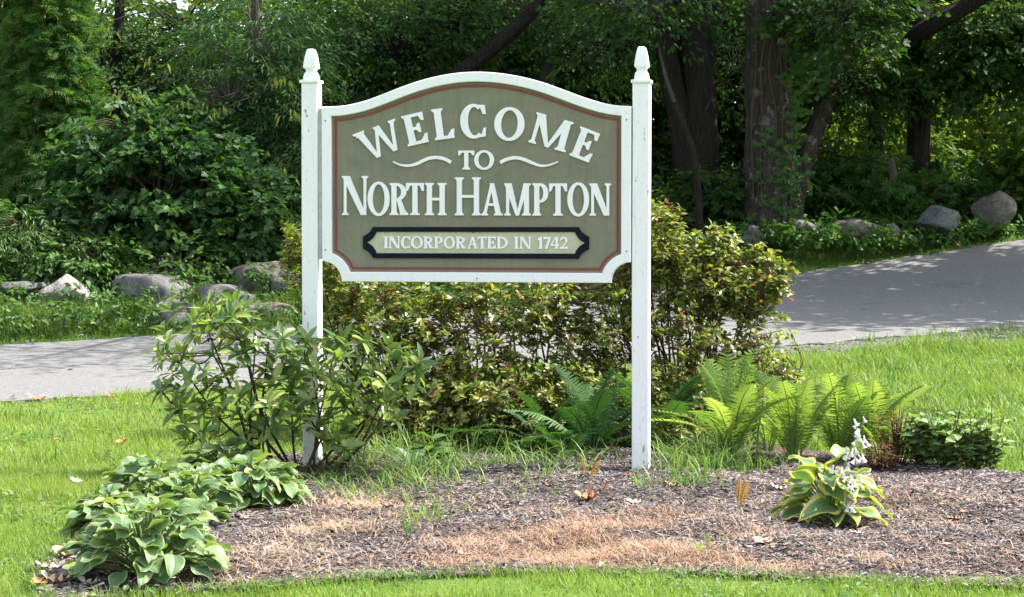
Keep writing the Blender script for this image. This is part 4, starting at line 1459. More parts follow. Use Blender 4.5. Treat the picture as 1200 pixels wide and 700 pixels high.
# ------------------------------------------------------------------ grass, weeds, litter (stuff)
def blades(mb, pts, h, w, lean=.5, segs=1, var=None, r=rng):
    n = len(pts)
    if n == 0:
        return
    h = np.broadcast_to(h, (n,)) * r.uniform(.55, 1.25, n)
    a = r.uniform(0, 2 * PI, n)
    f = np.stack([np.cos(a), np.sin(a), np.zeros(n)], -1)            # lean direction
    sd = np.stack([-np.sin(a), np.cos(a), np.zeros(n)], -1)
    L = lean * r.uniform(.2, 1.3, n)
    w = np.broadcast_to(w, (n,)) * r.uniform(.7, 1.3, n)
    rows = []
    for k in range(segs + 1):
        t = k / segs if segs > 1 else float(k)
        c = pts + f * (h * L * t ** 1.8)[:, None] + np.array((0, 0, 1.0)) * (h * (t - .28 * L * t ** 2.5))[:, None]
        if k < segs:
            ww = (w * (1 - .55 * t))[:, None]
            rows += [c - sd * ww / 2, c + sd * ww / 2]
        else:
            rows += [c]
    V = np.stack(rows, 1)
    m = V.shape[1]
    base = (np.arange(n) * m)[:, None]
    F_ = [base + np.array([[m - 3, m - 2, m - 1]])]
    if segs > 1:
        q = np.concatenate([base + np.array([[2 * k, 2 * k + 1, 2 * k + 3, 2 * k + 2]]) for k in range(segs - 1)])
        F_.append(q)
    v = r.uniform(0, 1, n) if var is None else var
    mb.add(V.reshape(-1, 3), F_, np.repeat(v, m))


def in_view(x, y, k=1.22, pad=.35):
    return np.abs(x) < y * .25 * k + pad


def sample(n, x0, x1, y0, y1):
    return rng.uniform(x0, x1, n), rng.uniform(y0, y1, n)


def patch_noise(x, y, f=1.0):
    return (np.sin(x * 1.9 * f + 1.7 * np.sin(y * 1.1 * f)) + np.sin(y * 2.6 * f + 1.3 * np.sin(x * 2.2 * f + 1)) + np.sin((x + y) * 4.1 * f + .7)) / 3


# mown lawn
mb = MB()
for (n_, y0, y1, hh, ww) in ((90000, 7.9, 10.2, .05, .0055), (190000, 9.5, 14, .06, .006), (230000, 14, 22.5, .075, .0085)):
    x, y = sample(n_, -y1 * .33, y1 * .33, y0, y1)
    s, nr_ = sn(x, y)
    dist = poly_dist(x, y, BED)
    inside = in_poly(x, y, BED)
    gravel = (s > 5.6) & (s < 13.5) & (nr_ > -.85 + .3 * np.sin(s * 2.3) + .2 * np.sin(s * 7))
    pn = patch_noise(x, y)
    ok = in_view(x, y) & (~inside | (dist < .13 * rng.uniform(0, 1, n_) ** 1.6)) & (nr_ < -.03) & ~(gravel & (rng.uniform(0, 1, n_) < .93)) & (rng.uniform(-1.3, 1, n_) < pn + .55 + .4 * patch_noise(x + 3, y + 8, 2.7))
    x, y, pn, nr_ = x[ok], y[ok], pn[ok], nr_[ok]
    hgt = hh * (1 + .45 * pn + .5 * patch_noise(x + 9, y, 2.3))
    hgt = np.where((x > 2.5) & (y > 15), hgt * 1.35, hgt)
    blades(mb, np.stack([x, y, terrain(x, y) - .004], -1), np.clip(hgt, .025, .2), ww, .75, 1, np.clip(rng.uniform(0, 1, len(x)) * .75 + .2 * (x < -1.5) * (y > 11) + .1, 0, 1))
mb.build("lawn_grass", M["lawn_blade"], kind="stuff", label="mown bright green lawn grass around the planting bed")
# taller ragged tufts in the lawn and along the near road edge
mb = MB()
x, y = sample(60000, -7, 8, 12, 23)
s, nr_ = sn(x, y)
pn = patch_noise(x * 1.5 + 3, y * 1.5)
ok = in_view(x, y) & ~in_poly(x, y, BED) & (nr_ < -.04) & ((pn > .42) | ((nr_ > -.5) & (pn > -.2) & (s > 9))) & (rng.uniform(0, 1, len(x)) < .55)
x, y = x[ok], y[ok]
blades(mb, np.stack([x, y, terrain(x, y)], -1), .13, .011, .9, 3)
x, y = sample(26000, 2.0, 8, 13.5, 22)
s, nr_ = sn(x, y)
pn = patch_noise(x * 1.1 + 7, y * 1.1 + 4)
ok = in_view(x, y) & ~in_poly(x, y, BED) & (nr_ < -.8) & (pn > .05) & (x - .28 * y > -2.2)
x, y = x[ok], y[ok]
blades(mb, np.stack([x, y, terrain(x, y)], -1), .15, .012, .9, 3)
e_ = []
for k in range(len(BED)):
    a_, b_ = np.array(BED[k]), np.array(BED[(k + 1) % len(BED)])
    L_ = np.linalg.norm(b_ - a_)
    for q in range(int(L_ * 330)):
        p = a_ + (b_ - a_) * rnd.random() + rng.normal(0, .035, 2)
        if abs(p[0]) < p[1] * .3 and (p[1] < 11.2 or p[0] < -2):
            e_.append((p[0], p[1], float(terrain(*p)) + .002))
blades(mb, np.array(e_), .065, .006, .9, 2)
mb.build("lawn_tufts", M["tall_blade"], kind="stuff", label="longer ragged grass tufts in the lawn by the road")
# broad leaf lawn weeds
mb = MB()
x, y = sample(60000, -7, 8, 8, 22)
s, nr_ = sn(x, y)
ok = in_view(x, y) & ~in_poly(x, y, BED) & (nr_ < -.1) & (patch_noise(x * 1.2 + 5, y * 1.2 + 2) > .15)
x, y = x[ok], y[ok]
k = len(x)
a = rng.uniform(0, 6.28, k)
scatter(mb, OVATE, np.stack([x, y, terrain(x, y) + rng.uniform(.01, .05, k)], -1), np.stack([np.cos(a), np.sin(a), rng.uniform(.0, .6, k)], -1), np.stack([rng.normal(0, .3, k), rng.normal(0, .3, k), np.ones(k)], -1), rng.uniform(.02, .055, k), rng.uniform(.2, 1, k))
mb.build("lawn_weeds", M["weed"], kind="stuff", label="small broad leaved weeds and clover in the lawn")

# verge beyond the road
mb = MB(); wd = MB()
n_ = 150000
s = rng.uniform(-7, 24, n_); m = rng.uniform(-.05, 3.2, n_)
x, y = xy(s, ROADW + m)
ok = in_view(x, y, 1.15, .5)
s, m, x, y = s[ok], m[ok], x[ok], y[ok]
right = smooth(6, 9, s)
hh = (.07 + .30 * smooth(.15, .9, m) * (1 - right) * (1 - .6 * smooth(1.0, 1.6, m)) + .10 * smooth(.5, 1.6, m) * right) * (1 + .4 * patch_noise(x, y, 1.6))
blades(mb, np.stack([x, y, terrain(x, y) - .01], -1), np.clip(hh, .05, .6), .011, .8, 2)
mb.build("verge_grass", M["verge_blade"], kind="stuff", label="rough grass on the far side of the road below the boulders")
n_ = 12000
s = rng.uniform(-7, 24, n_); m = rng.uniform(.35, 4.5, n_) ** 1.0
x, y = xy(s, ROADW + m)
ok = in_view(x, y, 1.15, .5) & (patch_noise(x, y, 1.4) > -.45) & ((m > 1.0) | (s < 7.5))
x, y, m, s = x[ok], y[ok], m[ok], s[ok]
pts = np.stack([x, y, terrain(x, y) + rng.uniform(.03, .38, len(x)) * np.where(s < 7, 1, .8)], -1)
sprays(wd, OVATE, pts, rand_dirs(len(pts)) * (1, 1, .2), 9, .22, .085, .3)
wd.build("verge_weeds", M["weed"], kind="stuff", label="leafy weeds and brambles growing between the roadside boulders")
# creeper and weeds lapping round the boulders
wd = MB()
pts = []
for (u, v, d, ru, n_) in ((1166, 268, 30.3, 40, 70), (1096, 275, 29.9, 40, 60), (1004, 277, 29.15, 50, 60), (945, 272, 29.0, 30, 50), (1045, 277, 29.5, 22, 40), (1130, 262, 30.4, 16, 40), (970, 262, 29.5, 30, 46), (1060, 262, 30.1, 18, 40), (905, 270, 29.2, 30, 60),
                          (172, 374, 25.7, 50, 30), (70, 362, 25.3, 40, 26), (268, 372, 25.7, 36, 26), (300, 318, 26.5, 20, 16), (122, 352, 25.9, 12, 34), (228, 362, 26.0, 14, 24), (232, 335, 26.9, 16, 20)):
    for k in range(n_):
        p = P(u + rnd.gauss(0, ru * .6), v, d + rnd.gauss(0, .12))
        pts.append((p[0], p[1], max(gz(p[0], p[1], .04), p[2] + rnd.gauss(0, .06))))
pts = np.array(pts)
sprays(wd, OVATE, pts, rand_dirs(len(pts)) * (1, 1, .2), 8, .2, .085, .3)
wd.build("creeping_weeds", M["creeper"], kind="stuff", label="low creeping leaves lapping round the roadside boulders")
# woodland floor litter and ferns
wd = MB()
n_ = 5200
x, y = sample(n_, -9.5, 10.5, 27.5, 42)
s, nr_ = sn(x, y)
ok = (nr_ > ROADW + 2.2) & in_view(x, y, 1.2, .8)
x, y = x[ok], y[ok]
sprays(wd, OVATE, np.stack([x, y, terrain(x, y) + rng.uniform(.05, .6, len(x))], -1), rand_dirs(len(x)) * (1, 1, .2), 10, .4, .12, .3)
wd.build("undergrowth", M["wood_dark"], kind="stuff", label="dark knee high undergrowth covering the woodland floor")


def leafpile(name, n, us, label):
    mb = MB()
    p = np.array([ground_hit(*f) for f in us])
    scatter(mb, OVATE, p, np.stack([rng.normal(size=len(p)), rng.normal(size=len(p)), rng.normal(0, .2, len(p))], -1), np.stack([rng.normal(0, .4, len(p)), rng.normal(0, .4, len(p)), np.ones(len(p))], -1), rng.uniform(.05, .1, len(p)), rng.uniform(0, 1, len(p)))
    mb.build(name, M["chips"], kind="stuff", label=label)


# litter on the road edges
p_ = []
for k in range(420):
    s = rnd.uniform(-4, 20); n_ = rnd.choice((rnd.gauss(ROADW - .02, .12), rnd.gauss(ROADW - .02, .12), rnd.gauss(.05, .15), rnd.uniform(0, ROADW)))
    if n_ > .3 and n_ < ROADW - .4 and rnd.random() < .75: continue
    x, y = xy(s, n_)
    p_.append((x, y, float(terrain(x, y)) + .042 if 0 < n_ < ROADW else float(terrain(x, y)) + .03))
p_ = np.array(p_)
mb = MB()
k = len(p_)
scatter(mb, OVATE, p_, rand_dirs(k) * (1, 1, .15), np.stack([rng.normal(0, .25, k), rng.normal(0, .25, k), np.ones(k)], -1), rng.uniform(.03, .085, k), rng.uniform(.3, 1, k))
mb.build("road_litter", M["chips"], kind="stuff", label="scattered dead leaves and twigs along the road edges")
# gravel shoulder
n_ = 5200
s = rng.uniform(5.2, 13.5, n_); m = -np.abs(rng.normal(0, .5, n_))
x, y = xy(s, m)
_r = np.array([(0, 0, .6), (.6, 0, 0), (0, .6, 0), (-.6, 0, 0), (0, -.6, 0)])
mb = MB()
scatter(mb, (_r, [[(0, 1, 2), (0, 2, 3), (0, 3, 4), (0, 4, 1)]]), np.stack([x, y, terrain(x, y) + .002], -1), rand_dirs(n_) * (1, 1, .1), np.tile((0, 0, 1.0), (n_, 1)) + rng.normal(0, .3, (n_, 3)), rng.uniform(.01, .03, n_), rng.uniform(0, .8, n_))
mb.build("shoulder_gravel", M["gravel"], kind="stuff", label="loose grey gravel along the near edge of the road on the right")

# bark chips on the bed
x, y = sample(160000, min(p[0] for p in BED), max(p[0] for p in BED), min(p[1] for p in BED), 13.8)
ok = in_poly(x, y, BED) & in_view(x, y, 1.1, .2)
x, y = x[ok], y[ok]
k = len(x)
pn = patch_noise(x * 1.3, y * 1.6)
a = rng.uniform(0, 6.28, k)
CHIP = ([(-.13, 0, 0), (.13, .05, 0), (.1, 1, .02), (-.1, .95, .05), (0, .5, .13)], [[(0, 1, 4), (1, 2, 4), (2, 3, 4), (3, 0, 4)]])
mb = MB()
scatter(mb, CHIP, np.stack([x, y, T2(x, y) + rng.uniform(.004, .022, k)], -1), np.stack([np.cos(a), np.sin(a), rng.normal(0, .22, k)], -1), np.stack([rng.normal(0, .35, k), rng.normal(0, .35, k), np.ones(k)], -1),
        (.013 + .06 * rng.beta(1.1, 3.2, k)), np.clip(rng.beta(1.6, 2.2, k) + .12 * pn + np.where(x > 1.1, .06, 0), 0, 1))
mb.build("bark_chips", M["chips"], kind="stuff", label="shredded grey and brown bark chips on the planting bed")


# straw: dead grass mats (px centre, px radii, count, var shift)
mb = MB()
for u, v, ru, rv, n_, vs in ((690, 632, 110, 24, 5200, .15), (640, 662, 150, 13, 2400, .25), (830, 655, 130, 18, 2600, .2), (420, 600, 70, 26, 2600, .62), (380, 628, 60, 18, 1000, .6), (545, 650, 70, 20, 1700, .3),
                             (1000, 664, 110, 12, 700, .2), (860, 625, 50, 22, 900, .1), (760, 610, 50, 14, 500, .05), (300, 660, 110, 24, 1300, .4), (1130, 640, 90, 30, 900, .25),
                             (900, 590, 110, 25, 700, .2), (1100, 590, 110, 20, 900, .3), (560, 590, 90, 20, 500, .3)):
    c = G(u, v)
    e1 = G(u + ru, v); e2 = G(u, v - rv)
    dx = abs(e1[0] - c[0]); dy = abs(e2[1] - c[1])
    n_ = int(n_ * .85)
    x = c[0] + rng.normal(0, .55, n_) * dx; y = c[1] + rng.normal(0, .55, n_) * dy
    ok = in_poly(x, y, BED) & (patch_noise(x * 2.1, y * 2.4) + .5 * patch_noise(x * 5, y * 5 + 2) > rng.uniform(-.9, .5, len(x)))
    x, y = x[ok], y[ok]
    blades(mb, np.stack([x, y, T2(x, y) + .012], -1), .055, .0034, 2.4, 3, np.clip(rng.uniform(-.1, .75, len(x)) + vs, 0, 1))
mb.build("dry_straw", M["straw"], kind="stuff", label="mats of dead reddish and straw coloured grass on the mulch")

# green weeds sprouting in the bed, and the ragged grass under the sign
mb = MB()
for u, v, ru, rv, n_, h, ln in ((480, 562, 60, 9, 420, .20, 1.0), (560, 553, 60, 7, 260, .20, 1.0), (420, 545, 40, 12, 260, .22, 1.0), (470, 535, 60, 14, 420, .22, .9), (640, 548, 60, 8, 200, .17, 1.0), (590, 536, 90, 8, 220, .17, 1.0), (700, 536, 40, 8, 60, .16, 1.0), (500, 530, 60, 8, 170, .2, 1.0), (400, 540, 50, 10, 160, .22, 1.0), (840, 535, 40, 12, 280, .24, 1.0),
                                (800, 552, 30, 12, 380, .24, 1.0), (845, 548, 35, 14, 420, .24, .9), (800, 572, 30, 5, 90, .14, 1.0), (900, 550, 25, 10, 120, .18, .9), (750, 575, 8, 6, 40, .14, .7),
                                (505, 612, 40, 14, 90, .15, .9), (440, 585, 60, 12, 200, .14, 1.1), (480, 625, 10, 8, 28, .16, .7), (650, 590, 60, 25, 26, .1, .8), (640, 560, 6, 5, 18, .16, .9),
                                (690, 600, 150, 30, 40, .08, .9), (1060, 600, 120, 20, 40, .07, .8), (290, 590, 30, 10, 60, .16, .9), (380, 570, 40, 8, 130, .14, 1.0), (520, 575, 60, 10, 80, .13, 1.1), (250, 640, 60, 20, 26, .08, .9)):
    c = G(u, v)
    dx = abs(G(u + ru, v)[0] - c[0]); dy = abs(G(u, v - rv)[1] - c[1])
    n_ = int(n_ * .52)
    x = c[0] + rng.normal(0, .55, n_) * dx; y = c[1] + rng.normal(0, .55, n_) * dy
    blades(mb, np.stack([x, y, T2(x, y) + .003], -1), h * rng.uniform(.6, 1.25, len(x)), .0085, ln * 1.35, 4)
mb.build("bed_grass", M["tall_blade"], kind="stuff", label="long loose grass blades growing in the mulch under the sign")


# ------------------------------------------------------------------ rhododendrons: every leaf its own part
def long_leaf(name, mat, w=.17, cup=.10, droop=.25, seed=0):
    r = np.random.default_rng(seed)
    nv, nu = 9, 5
    V, E = [], []
    for i in range(nv):
        t = i / (nv - 1)
        ww = w * max(.02, math.sin(PI * min(1, t * .97 + .02)) ** .75) * (1 - .12 * (1 - t))
        for j in range(nu):
            s = -1 + 2 * j / (nu - 1)
            V.append((s * ww, t, cup * ww * 4 * abs(s) ** 1.3 - droop * t * t + r.normal(0, .004)))
            E.append(abs(s))
    ii = np.arange(nv - 1)[:, None] * nu + np.arange(nu - 1)[None]
    return mesh_np(name, np.array(V), [np.stack([ii, ii + 1, ii + nu + 1, ii + nu], -1).reshape(-1, 4)], mat, {"edge": E}, True)


rh_leaf = [long_leaf("leaf", M["rhodo"], .19, .10, .14, 1), long_leaf("leaf", M["rhodo"], .21, .12, .26, 2), long_leaf("leaf", M["rhodo"], .175, .06, .05, 3)]


def branching(root_pts, tips, limbs, r0, r1, tb, seed=0, sides=6, sag=.06):
    """limbs from the roots; every tip joins the nearest limb by a curved twig"""
    r = np.random.default_rng(seed)
    tips = np.asarray(tips)
    idx = r.choice(len(tips), min(limbs, len(tips)), replace=False)
    L = []
    for k in idx:
        a = np.asarray(root_pts[r.integers(len(root_pts))], float)
        e = tips[k]
        m = a * .55 + e * .45 + r.normal(0, sag, 3)
        m[:2] += (e[:2] - a[:2]) * .12
        c = curve([a, m, e], 14)
        L.append(c)
        V, F_ = tube(c, np.linspace(r0, r1, 14), sides, .04, k)
        tb.add(V, F_)
    allp = np.concatenate([c[5:] for c in L])
    for k, e in enumerate(tips):
        if k in idx:
            continue
        d = np.linalg.norm(allp - e, axis=1) + .35 * np.maximum(0, allp[:, 2] - e[2] + .02)
        a = allp[np.argmin(d)]
        m = (a + e) / 2 + r.normal(0, sag * .4, 3) - (0, 0, .02)
        c = curve([a, m, e], 7)
        V, F_ = tube(c, np.linspace(r1 * 1.1, r1 * .7, 7), 5, cap=False)
        tb.add(V, F_)


LONG = ([(0, 0, 0), (-.14, .3, .04), (0, .32, 0), (.14, .3, .04), (-.14, .65, .02), (0, .66, -.05), (.14, .65, .02), (0, 1, -.16)], OVATE[1])


def rhododendron(label, roots, tips_px, seed):
    r = np.random.default_rng(seed)
    base = np.array(roots[0], float)
    root = thing("rhododendron", label, "shrub", base)
    tips = np.array([P(u, v, d) for u, v, d in tips_px])
    tb = MB()
    branching([np.array(p) - base for p in roots], tips - base, 9, .0115, .0045, tb, seed)
    tb.build("stems", M["twig"], root, True)
    pos, dd, nn_, sc = [], [], [], []
    for t in tips:
        ax = norm(np.array((t[0] - base[0], (t[1] - base[1]) * .8, .75)) + r.normal(0, .25, 3))
        n = int(r.integers(7, 11))
        a0 = r.uniform(0, 6.28)
        e = norm(np.cross(ax, (.3, .2, .9)))
        f = np.cross(ax, e)
        young = r.random() < .75
        for k in range(n):
            a = a0 + k * 2.4 + r.normal(0, .2)
            el = r.uniform(.35, 1.0) if (young and k < 5) else r.uniform(-.45, .5)
            d = math.cos(el) * (math.cos(a) * e + math.sin(a) * f) + math.sin(el) * ax
            pos.append(t + ax * r.uniform(-.025, .01)); dd.append(d); nn_.append(ax + r.normal(0, .18, 3)); sc.append(r.uniform(.092, .138))
    pos, dd, nn_, sc = map(np.array, (pos, dd, nn_, sc))
    order = np.argsort(pos[:, 1] + r.normal(0, .1, len(pos)) - sc * 3)
    pos, dd, nn_, sc = pos[order], dd[order], nn_[order], sc[order]
    leaf_parts("leaf", rh_leaf, root, base, pos[:300], dd[:300], nn_[:300], sc[:300])
    if len(pos) > 300:
        fb = MB()
        k = len(pos) - 300
        scatter(fb, LONG, pos[300:] - base, dd[300:], nn_[300:], sc[300:], r.beta(2, 2, k))
        fb.build("foliage", M["rhodo_rest"], root)["kind"] = "stuff"
    return root


def GB(u, v):
    p = G(u, v)
    p[2] -= .03
    return p


def Gd(u, d):
    x = (u - 600) / 2400 * d
    return np.array((x, d, float(T2(x, d)) - .03))


def tips_in(px, n, d0, d1, seed, mind=17):
    """n tip pixels spread in a polygon"""
    r = np.random.default_rng(seed)
    pp = np.array(px, float)
    out = []
    tries = 0
    while len(out) < n and tries < 20000:
        tries += 1
        u, v = r.uniform(pp[:, 0].min(), pp[:, 0].max()), r.uniform(pp[:, 1].min(), pp[:, 1].max())
        if in_poly(np.array(u), np.array(v), px) and all((u - a) ** 2 + (v - b_) ** 2 > mind ** 2 for a, b_, _ in out):
            out.append((u, v, r.uniform(d0, d1)))
    return out


rhododendron("loose long leaved rhododendron left of the left post, reaching over the hostas", [Gd(322, 12.9), Gd(300, 12.8), Gd(345, 12.95)],
             [(200, 362, 12.7), (240, 366, 12.6), (275, 352, 12.6), (262, 378, 12.5), (226, 388, 12.5), (187, 412, 12.6), (210, 425, 12.6), (189, 458, 12.5), (212, 478, 12.5), (222, 520, 12.5)]
             + tips_in([(190, 370), (285, 350), (345, 395), (352, 500), (300, 520), (215, 515), (185, 460)], 84, 12.4, 13.15, 21, 9), 31)
rhododendron("long leaved rhododendron wrapped round the foot of the left post", [Gd(366, 12.75), Gd(385, 12.9), Gd(352, 12.7)],
             [(392, 395, 12.6), (425, 400, 12.6), (462, 420, 12.7), (488, 432, 12.7), (365, 470, 12.55), (372, 440, 12.5)]
             + tips_in([(335, 395), (400, 392), (490, 412), (498, 445), (455, 500), (400, 530), (345, 500)], 66, 12.45, 13.2, 22, 10), 32)

# ------------------------------------------------------------------ azaleas
az_leaf = [long_leaf("leaf", M["azalea_part"], .2, .1, .14, 4), long_leaf("leaf", M["azalea_part"], .18, .14, .05, 5), long_leaf("leaf", M["azalea_part"], .22, .08, .25, 6)]


def azalea(label, roots, blobs, seed, dens=1.0):
    r = np.random.default_rng(seed)
    base = np.array(roots[0], float)
    root = thing("azalea_bush", label, "shrub", base, 0, "azaleas behind the sign")
    tips = []
    for c, rad, n in blobs:
        tips.append(blob_points(c, rad, int(n * dens), r, 3.0, .40, seed))
    tips = np.concatenate(tips)
    tips = tips[tips[:, 2] > np.array([float(T2(a, b_)) for a, b_ in tips[:, :2]]) + .06]
    tb = MB()
    branching([np.array(p) - base for p in roots], tips - base, 42, .012, .0035, tb, seed, 5, .05)
    tb.build("stems", M["twig_red"], root)
    K = len(tips)
    nl = 9
    ax = norm((tips - base) * (.7, .5, .2) + np.array((0, 0, .8)) + r.normal(0, .3, (K, 3)))
    e = norm(np.cross(ax, np.array((.3, .2, .9))))
    f = np.cross(ax, e)
    a = r.uniform(0, 6.28, (K, 1)) + np.arange(nl)[None] * 2.4 + r.normal(0, .25, (K, nl))
    el = r.uniform(-.35, .85, (K, nl))
    d = np.cos(el)[..., None] * (np.cos(a)[..., None] * e[:, None] + np.sin(a)[..., None] * f[:, None]) + np.sin(el)[..., None] * ax[:, None]
    pos = tips[:, None] - ax[:, None] * r.uniform(-.01, .06, (K, nl, 1))
    nrm_ = ax[:, None] + r.normal(0, .3, (K, nl, 3))
    sc = r.uniform(.04, .07, (K, nl))
    # light leaves at the tips, darker and sometimes red older ones
    v = np.clip(r.beta(2.2, 1.9, (K, nl)) * .9 + r.normal(0, .08, (K, 1)), 0, .9)
    v = np.where(r.random((K, nl)) < .05, r.uniform(.92, 1, (K, nl)), v)
    pos, d, nrm_, sc, v = pos.reshape(-1, 3), d.reshape(-1, 3), nrm_.reshape(-1, 3), sc.ravel(), v.ravel()
    order = np.argsort(np.linalg.norm(pos - CAM, axis=1) + r.normal(0, .15, len(pos)) - sc * 8)
    near, rest = order[:300], order[300:]
    leaf_parts("leaf", az_leaf, root, base, pos[near], d[near], nrm_[near], sc[near])
    fb = MB()
    scatter(fb, OVATE, pos[rest] - base, d[rest], nrm_[rest], sc[rest], v[rest])
    o = fb.build("foliage", M["azalea"], root)
    o["kind"] = "stuff"
    return root


azalea("left azalea of the row, behind the left post and under the sign", [Gd(452, 14.9), Gd(440, 14.7), Gd(470, 15), Gd(462, 15.2)],
       [(PB(450, 365, 14.8), (.50, .45, .36), 210), (PB(395, 380, 14.9), (.32, .4, .34), 90), (PB(500, 400, 14.7), (.36, .4, .42), 170), (PB(372, 310, 15.1), (.30, .35, .32), 90), (PB(430, 300, 15.2), (.45, .4, .3), 80),
        (PB(470, 455, 14.5), (.4, .35, .22), 90), (PB(490, 490, 14.25), (.38, .25, .2), 130), (PB(342, 288, 15.1), (.10, .2, .22), 26)], 41)
azalea("middle azalea of the row, dense and dark at the base beneath the sign", [Gd(600, 14.9), Gd(570, 14.7), Gd(630, 15), Gd(545, 15), Gd(660, 14.8)],
       [(PB(600, 355, 14.8), (.62, .45, .26), 250), (PB(555, 420, 14.6), (.42, .4, .34), 140), (PB(660, 400, 14.7), (.46, .4, .40), 170), (PB(600, 475, 14.4), (.65, .35, .24), 170), (PB(720, 380, 14.8), (.3, .4, .5), 150), (PB(560, 500, 14.25), (.5, .25, .17), 130), (PB(660, 495, 14.25), (.5, .25, .18), 140), (PB(570, 460, 14.3), (.5, .3, .22), 150), (PB(670, 460, 14.3), (.5, .3, .22), 150), (PB(730, 480, 14.3), (.25, .25, .25), 70),
        (PB(600, 290, 15.2), (.9, .4, .3), 120)], 42)
azalea("right azalea of the row, tallest, spreading past the right post to the road", [Gd(800, 14.9), Gd(775, 14.8), Gd(825, 15), Gd(790, 15.2), Gd(840, 14.9)],
       [(PB(775, 290, 14.9), (.30, .4, .32), 120), (PB(830, 325, 14.9), (.46, .45, .34), 270), (PB(880, 330, 14.9), (.28, .35, .28), 120), (PB(845, 280, 14.9), (.18, .25, .14), 40), (PB(800, 390, 14.7), (.40, .45, .34), 150),
        (PB(885, 405, 14.8), (.30, .35, .3), 90), (PB(912, 440, 14.7), (.24, .3, .13), 56), (PB(905, 320, 14.9), (.18, .3, .2), 60), (PB(800, 465, 14.3), (.36, .35, .28), 140), (PB(870, 470, 14.4), (.3, .3, .2), 60), (PB(800, 505, 14.0), (.35, .3, .16), 90), (PB(772, 248, 14.9), (.09, .18, .08), 22), (PB(735, 320, 15), (.25, .4, .4), 90)], 43)


# ------------------------------------------------------------------ ferns
def frond_mesh(name, mat, pairs=22, wmax=.19, arch=.35, seed=0, curl=0.0):
    r = np.random.default_rng(seed)
    mb = MB()
    def sp(t): return np.array((0, t * (1 - .12 * arch * t), -arch * t * t * (.6 + .4 * t) + .10 * math.sin(t * 2)))
    path = np.array([sp(t) for t in np.linspace(0, 1, 16)])
    V, F_ = tube(path, np.linspace(.011, .003, 16), 4, cap=False)
    mb.add(V, F_)
    for k in range(pairs):
        t = .2 + .8 * (k + .5) / pairs
        L = wmax * (math.sin(PI * min(1, (t - .12) / .95) ** .85) ** .8 + .05)
        p = sp(t)
        for s in (-1, 1):
            w = .37 / pairs * r.uniform(.85, 1.1)
            sw = .35 + r.normal(0, .06)                       # sweep to the tip
            zz = -.25 + r.normal(0, .1) - curl
            pts = []
            m = 7
            up_, lo_ = [], []
            for q in range(m + 1):
                f = q / m
                ww = w * (1 - f ** 2.2) * (.72 + .28 * (q % 2))
                c = p + np.array((s * L * f, sw * L * f, zz * L * f * f + curl * L * math.sin(f * 5)))
                up_.append(c + (0, ww * .95, 0)); lo_.append(c - (0, ww * .95, 0))
            V = np.array(up_ + lo_)
            F_ = [np.array([(q, q + 1, m + 2 + q, m + 1 + q) if s < 0 else (q, m + 1 + q, m + 2 + q, q + 1) for q in range(m)])]
            mb.add(V, F_)
    return mb.mesh(name, mat)


fern_me = [frond_mesh("frond", M["fern"], 27, .165, .26, 1), frond_mesh("frond", M["fern"], 30, .145, .5, 2), frond_mesh("frond", M["fern"], 25, .18, .15, 3), frond_mesh("frond", M["fern"], 28, .15, .7, 21), frond_mesh("frond", M["fern"], 26, .17, .36, 22)]
fern_dk = [frond_mesh("frond", M["fern_shaded"], 27, .165, .45, 4), frond_mesh("frond", M["fern_shaded"], 29, .15, .65, 5), frond_mesh("frond", M["fern_shaded"], 26, .16, .3, 23)]
fern_dry = [frond_mesh("frond", M["dry_fern"], 16, .13, .25, 6, .5), frond_mesh("frond", M["dry_fern"], 16, .11, .5, 7, .6)]


def fern(label, u, v, n, L, meshes, seed, el=(.75, 1.3), az=None, group="ferns in the bed", name="fern", cat="fern"):
    r = np.random.default_rng(seed)
    b_ = GB(u, v)
    b_[2] += .03
    root = thing(name, label, cat, b_, 0, group)
    a = np.arange(n) * 2.4 + r.uniform(0, 6) if az is None else np.array(az)
    e = r.uniform(*el, n)
    dd = np.stack([np.cos(a) * np.cos(e), np.sin(a) * np.cos(e), np.sin(e)], -1)
    nn_ = np.stack([-np.cos(a) * np.sin(e), -np.sin(a) * np.sin(e), np.cos(e)], -1) + r.normal(0, .15, (n, 3))
    pos = b_ + np.stack([np.cos(a), np.sin(a), np.zeros(n)], -1) * .03
    leaf_parts("frond", meshes, root, b_, pos, dd, nn_, L * r.uniform(.75, 1.1, n))
    return root


fern("leftmost bright yellow green fern, beside the dark flower spike", 856, 545, 15, .70, fern_me, 1, (1.08, 1.52))
fern("bright fern between the dark flower spike and the gold edged hosta", 930, 545, 18, .64, fern_me, 2, (1.08, 1.52))
fern("bright fern directly behind the white hosta flowers", 985, 545, 17, .60, fern_me, 3, (1.08, 1.52))
fern("rightmost bright fern, next to the brown dried plant", 1022, 540, 14, .58, fern_me, 4, (1.08, 1.52))
fern("pale low fern in front of the brown dried plant", 1040, 545, 8, .36, fern_me, 14, (.5, 1.2))
fern("shade-darkened fern just left of the right post", 694, 530, 18, .60, fern_dk, 5, (.4, 1.4))
fern("shade-darkened fern under the middle azalea, right of the broad leaved weed", 640, 528, 15, .52, fern_dk, 6, (.35, 1.35))
fern("low shade-darkened fern hugging the mulch between two taller shaded ferns", 664, 540, 13, .38, fern_dk, 16, (.3, 1.2))
fern("shade-darkened fern behind the right post", 770, 525, 15, .66, fern_dk, 7, (.6, 1.4))
fern("shade-darkened fern at the left end of the shaded row, under the sign", 580, 528, 13, .42, fern_dk, 17, (.3, 1.25))
fern("pale fern between the flower spike and the azalea's right flank", 900, 530, 12, .58, fern_me, 18, (.8, 1.4))
fern("small low fern in the grass below the left end of the sign", 482, 552, 8, .28, fern_dk, 8, (.3, .9))
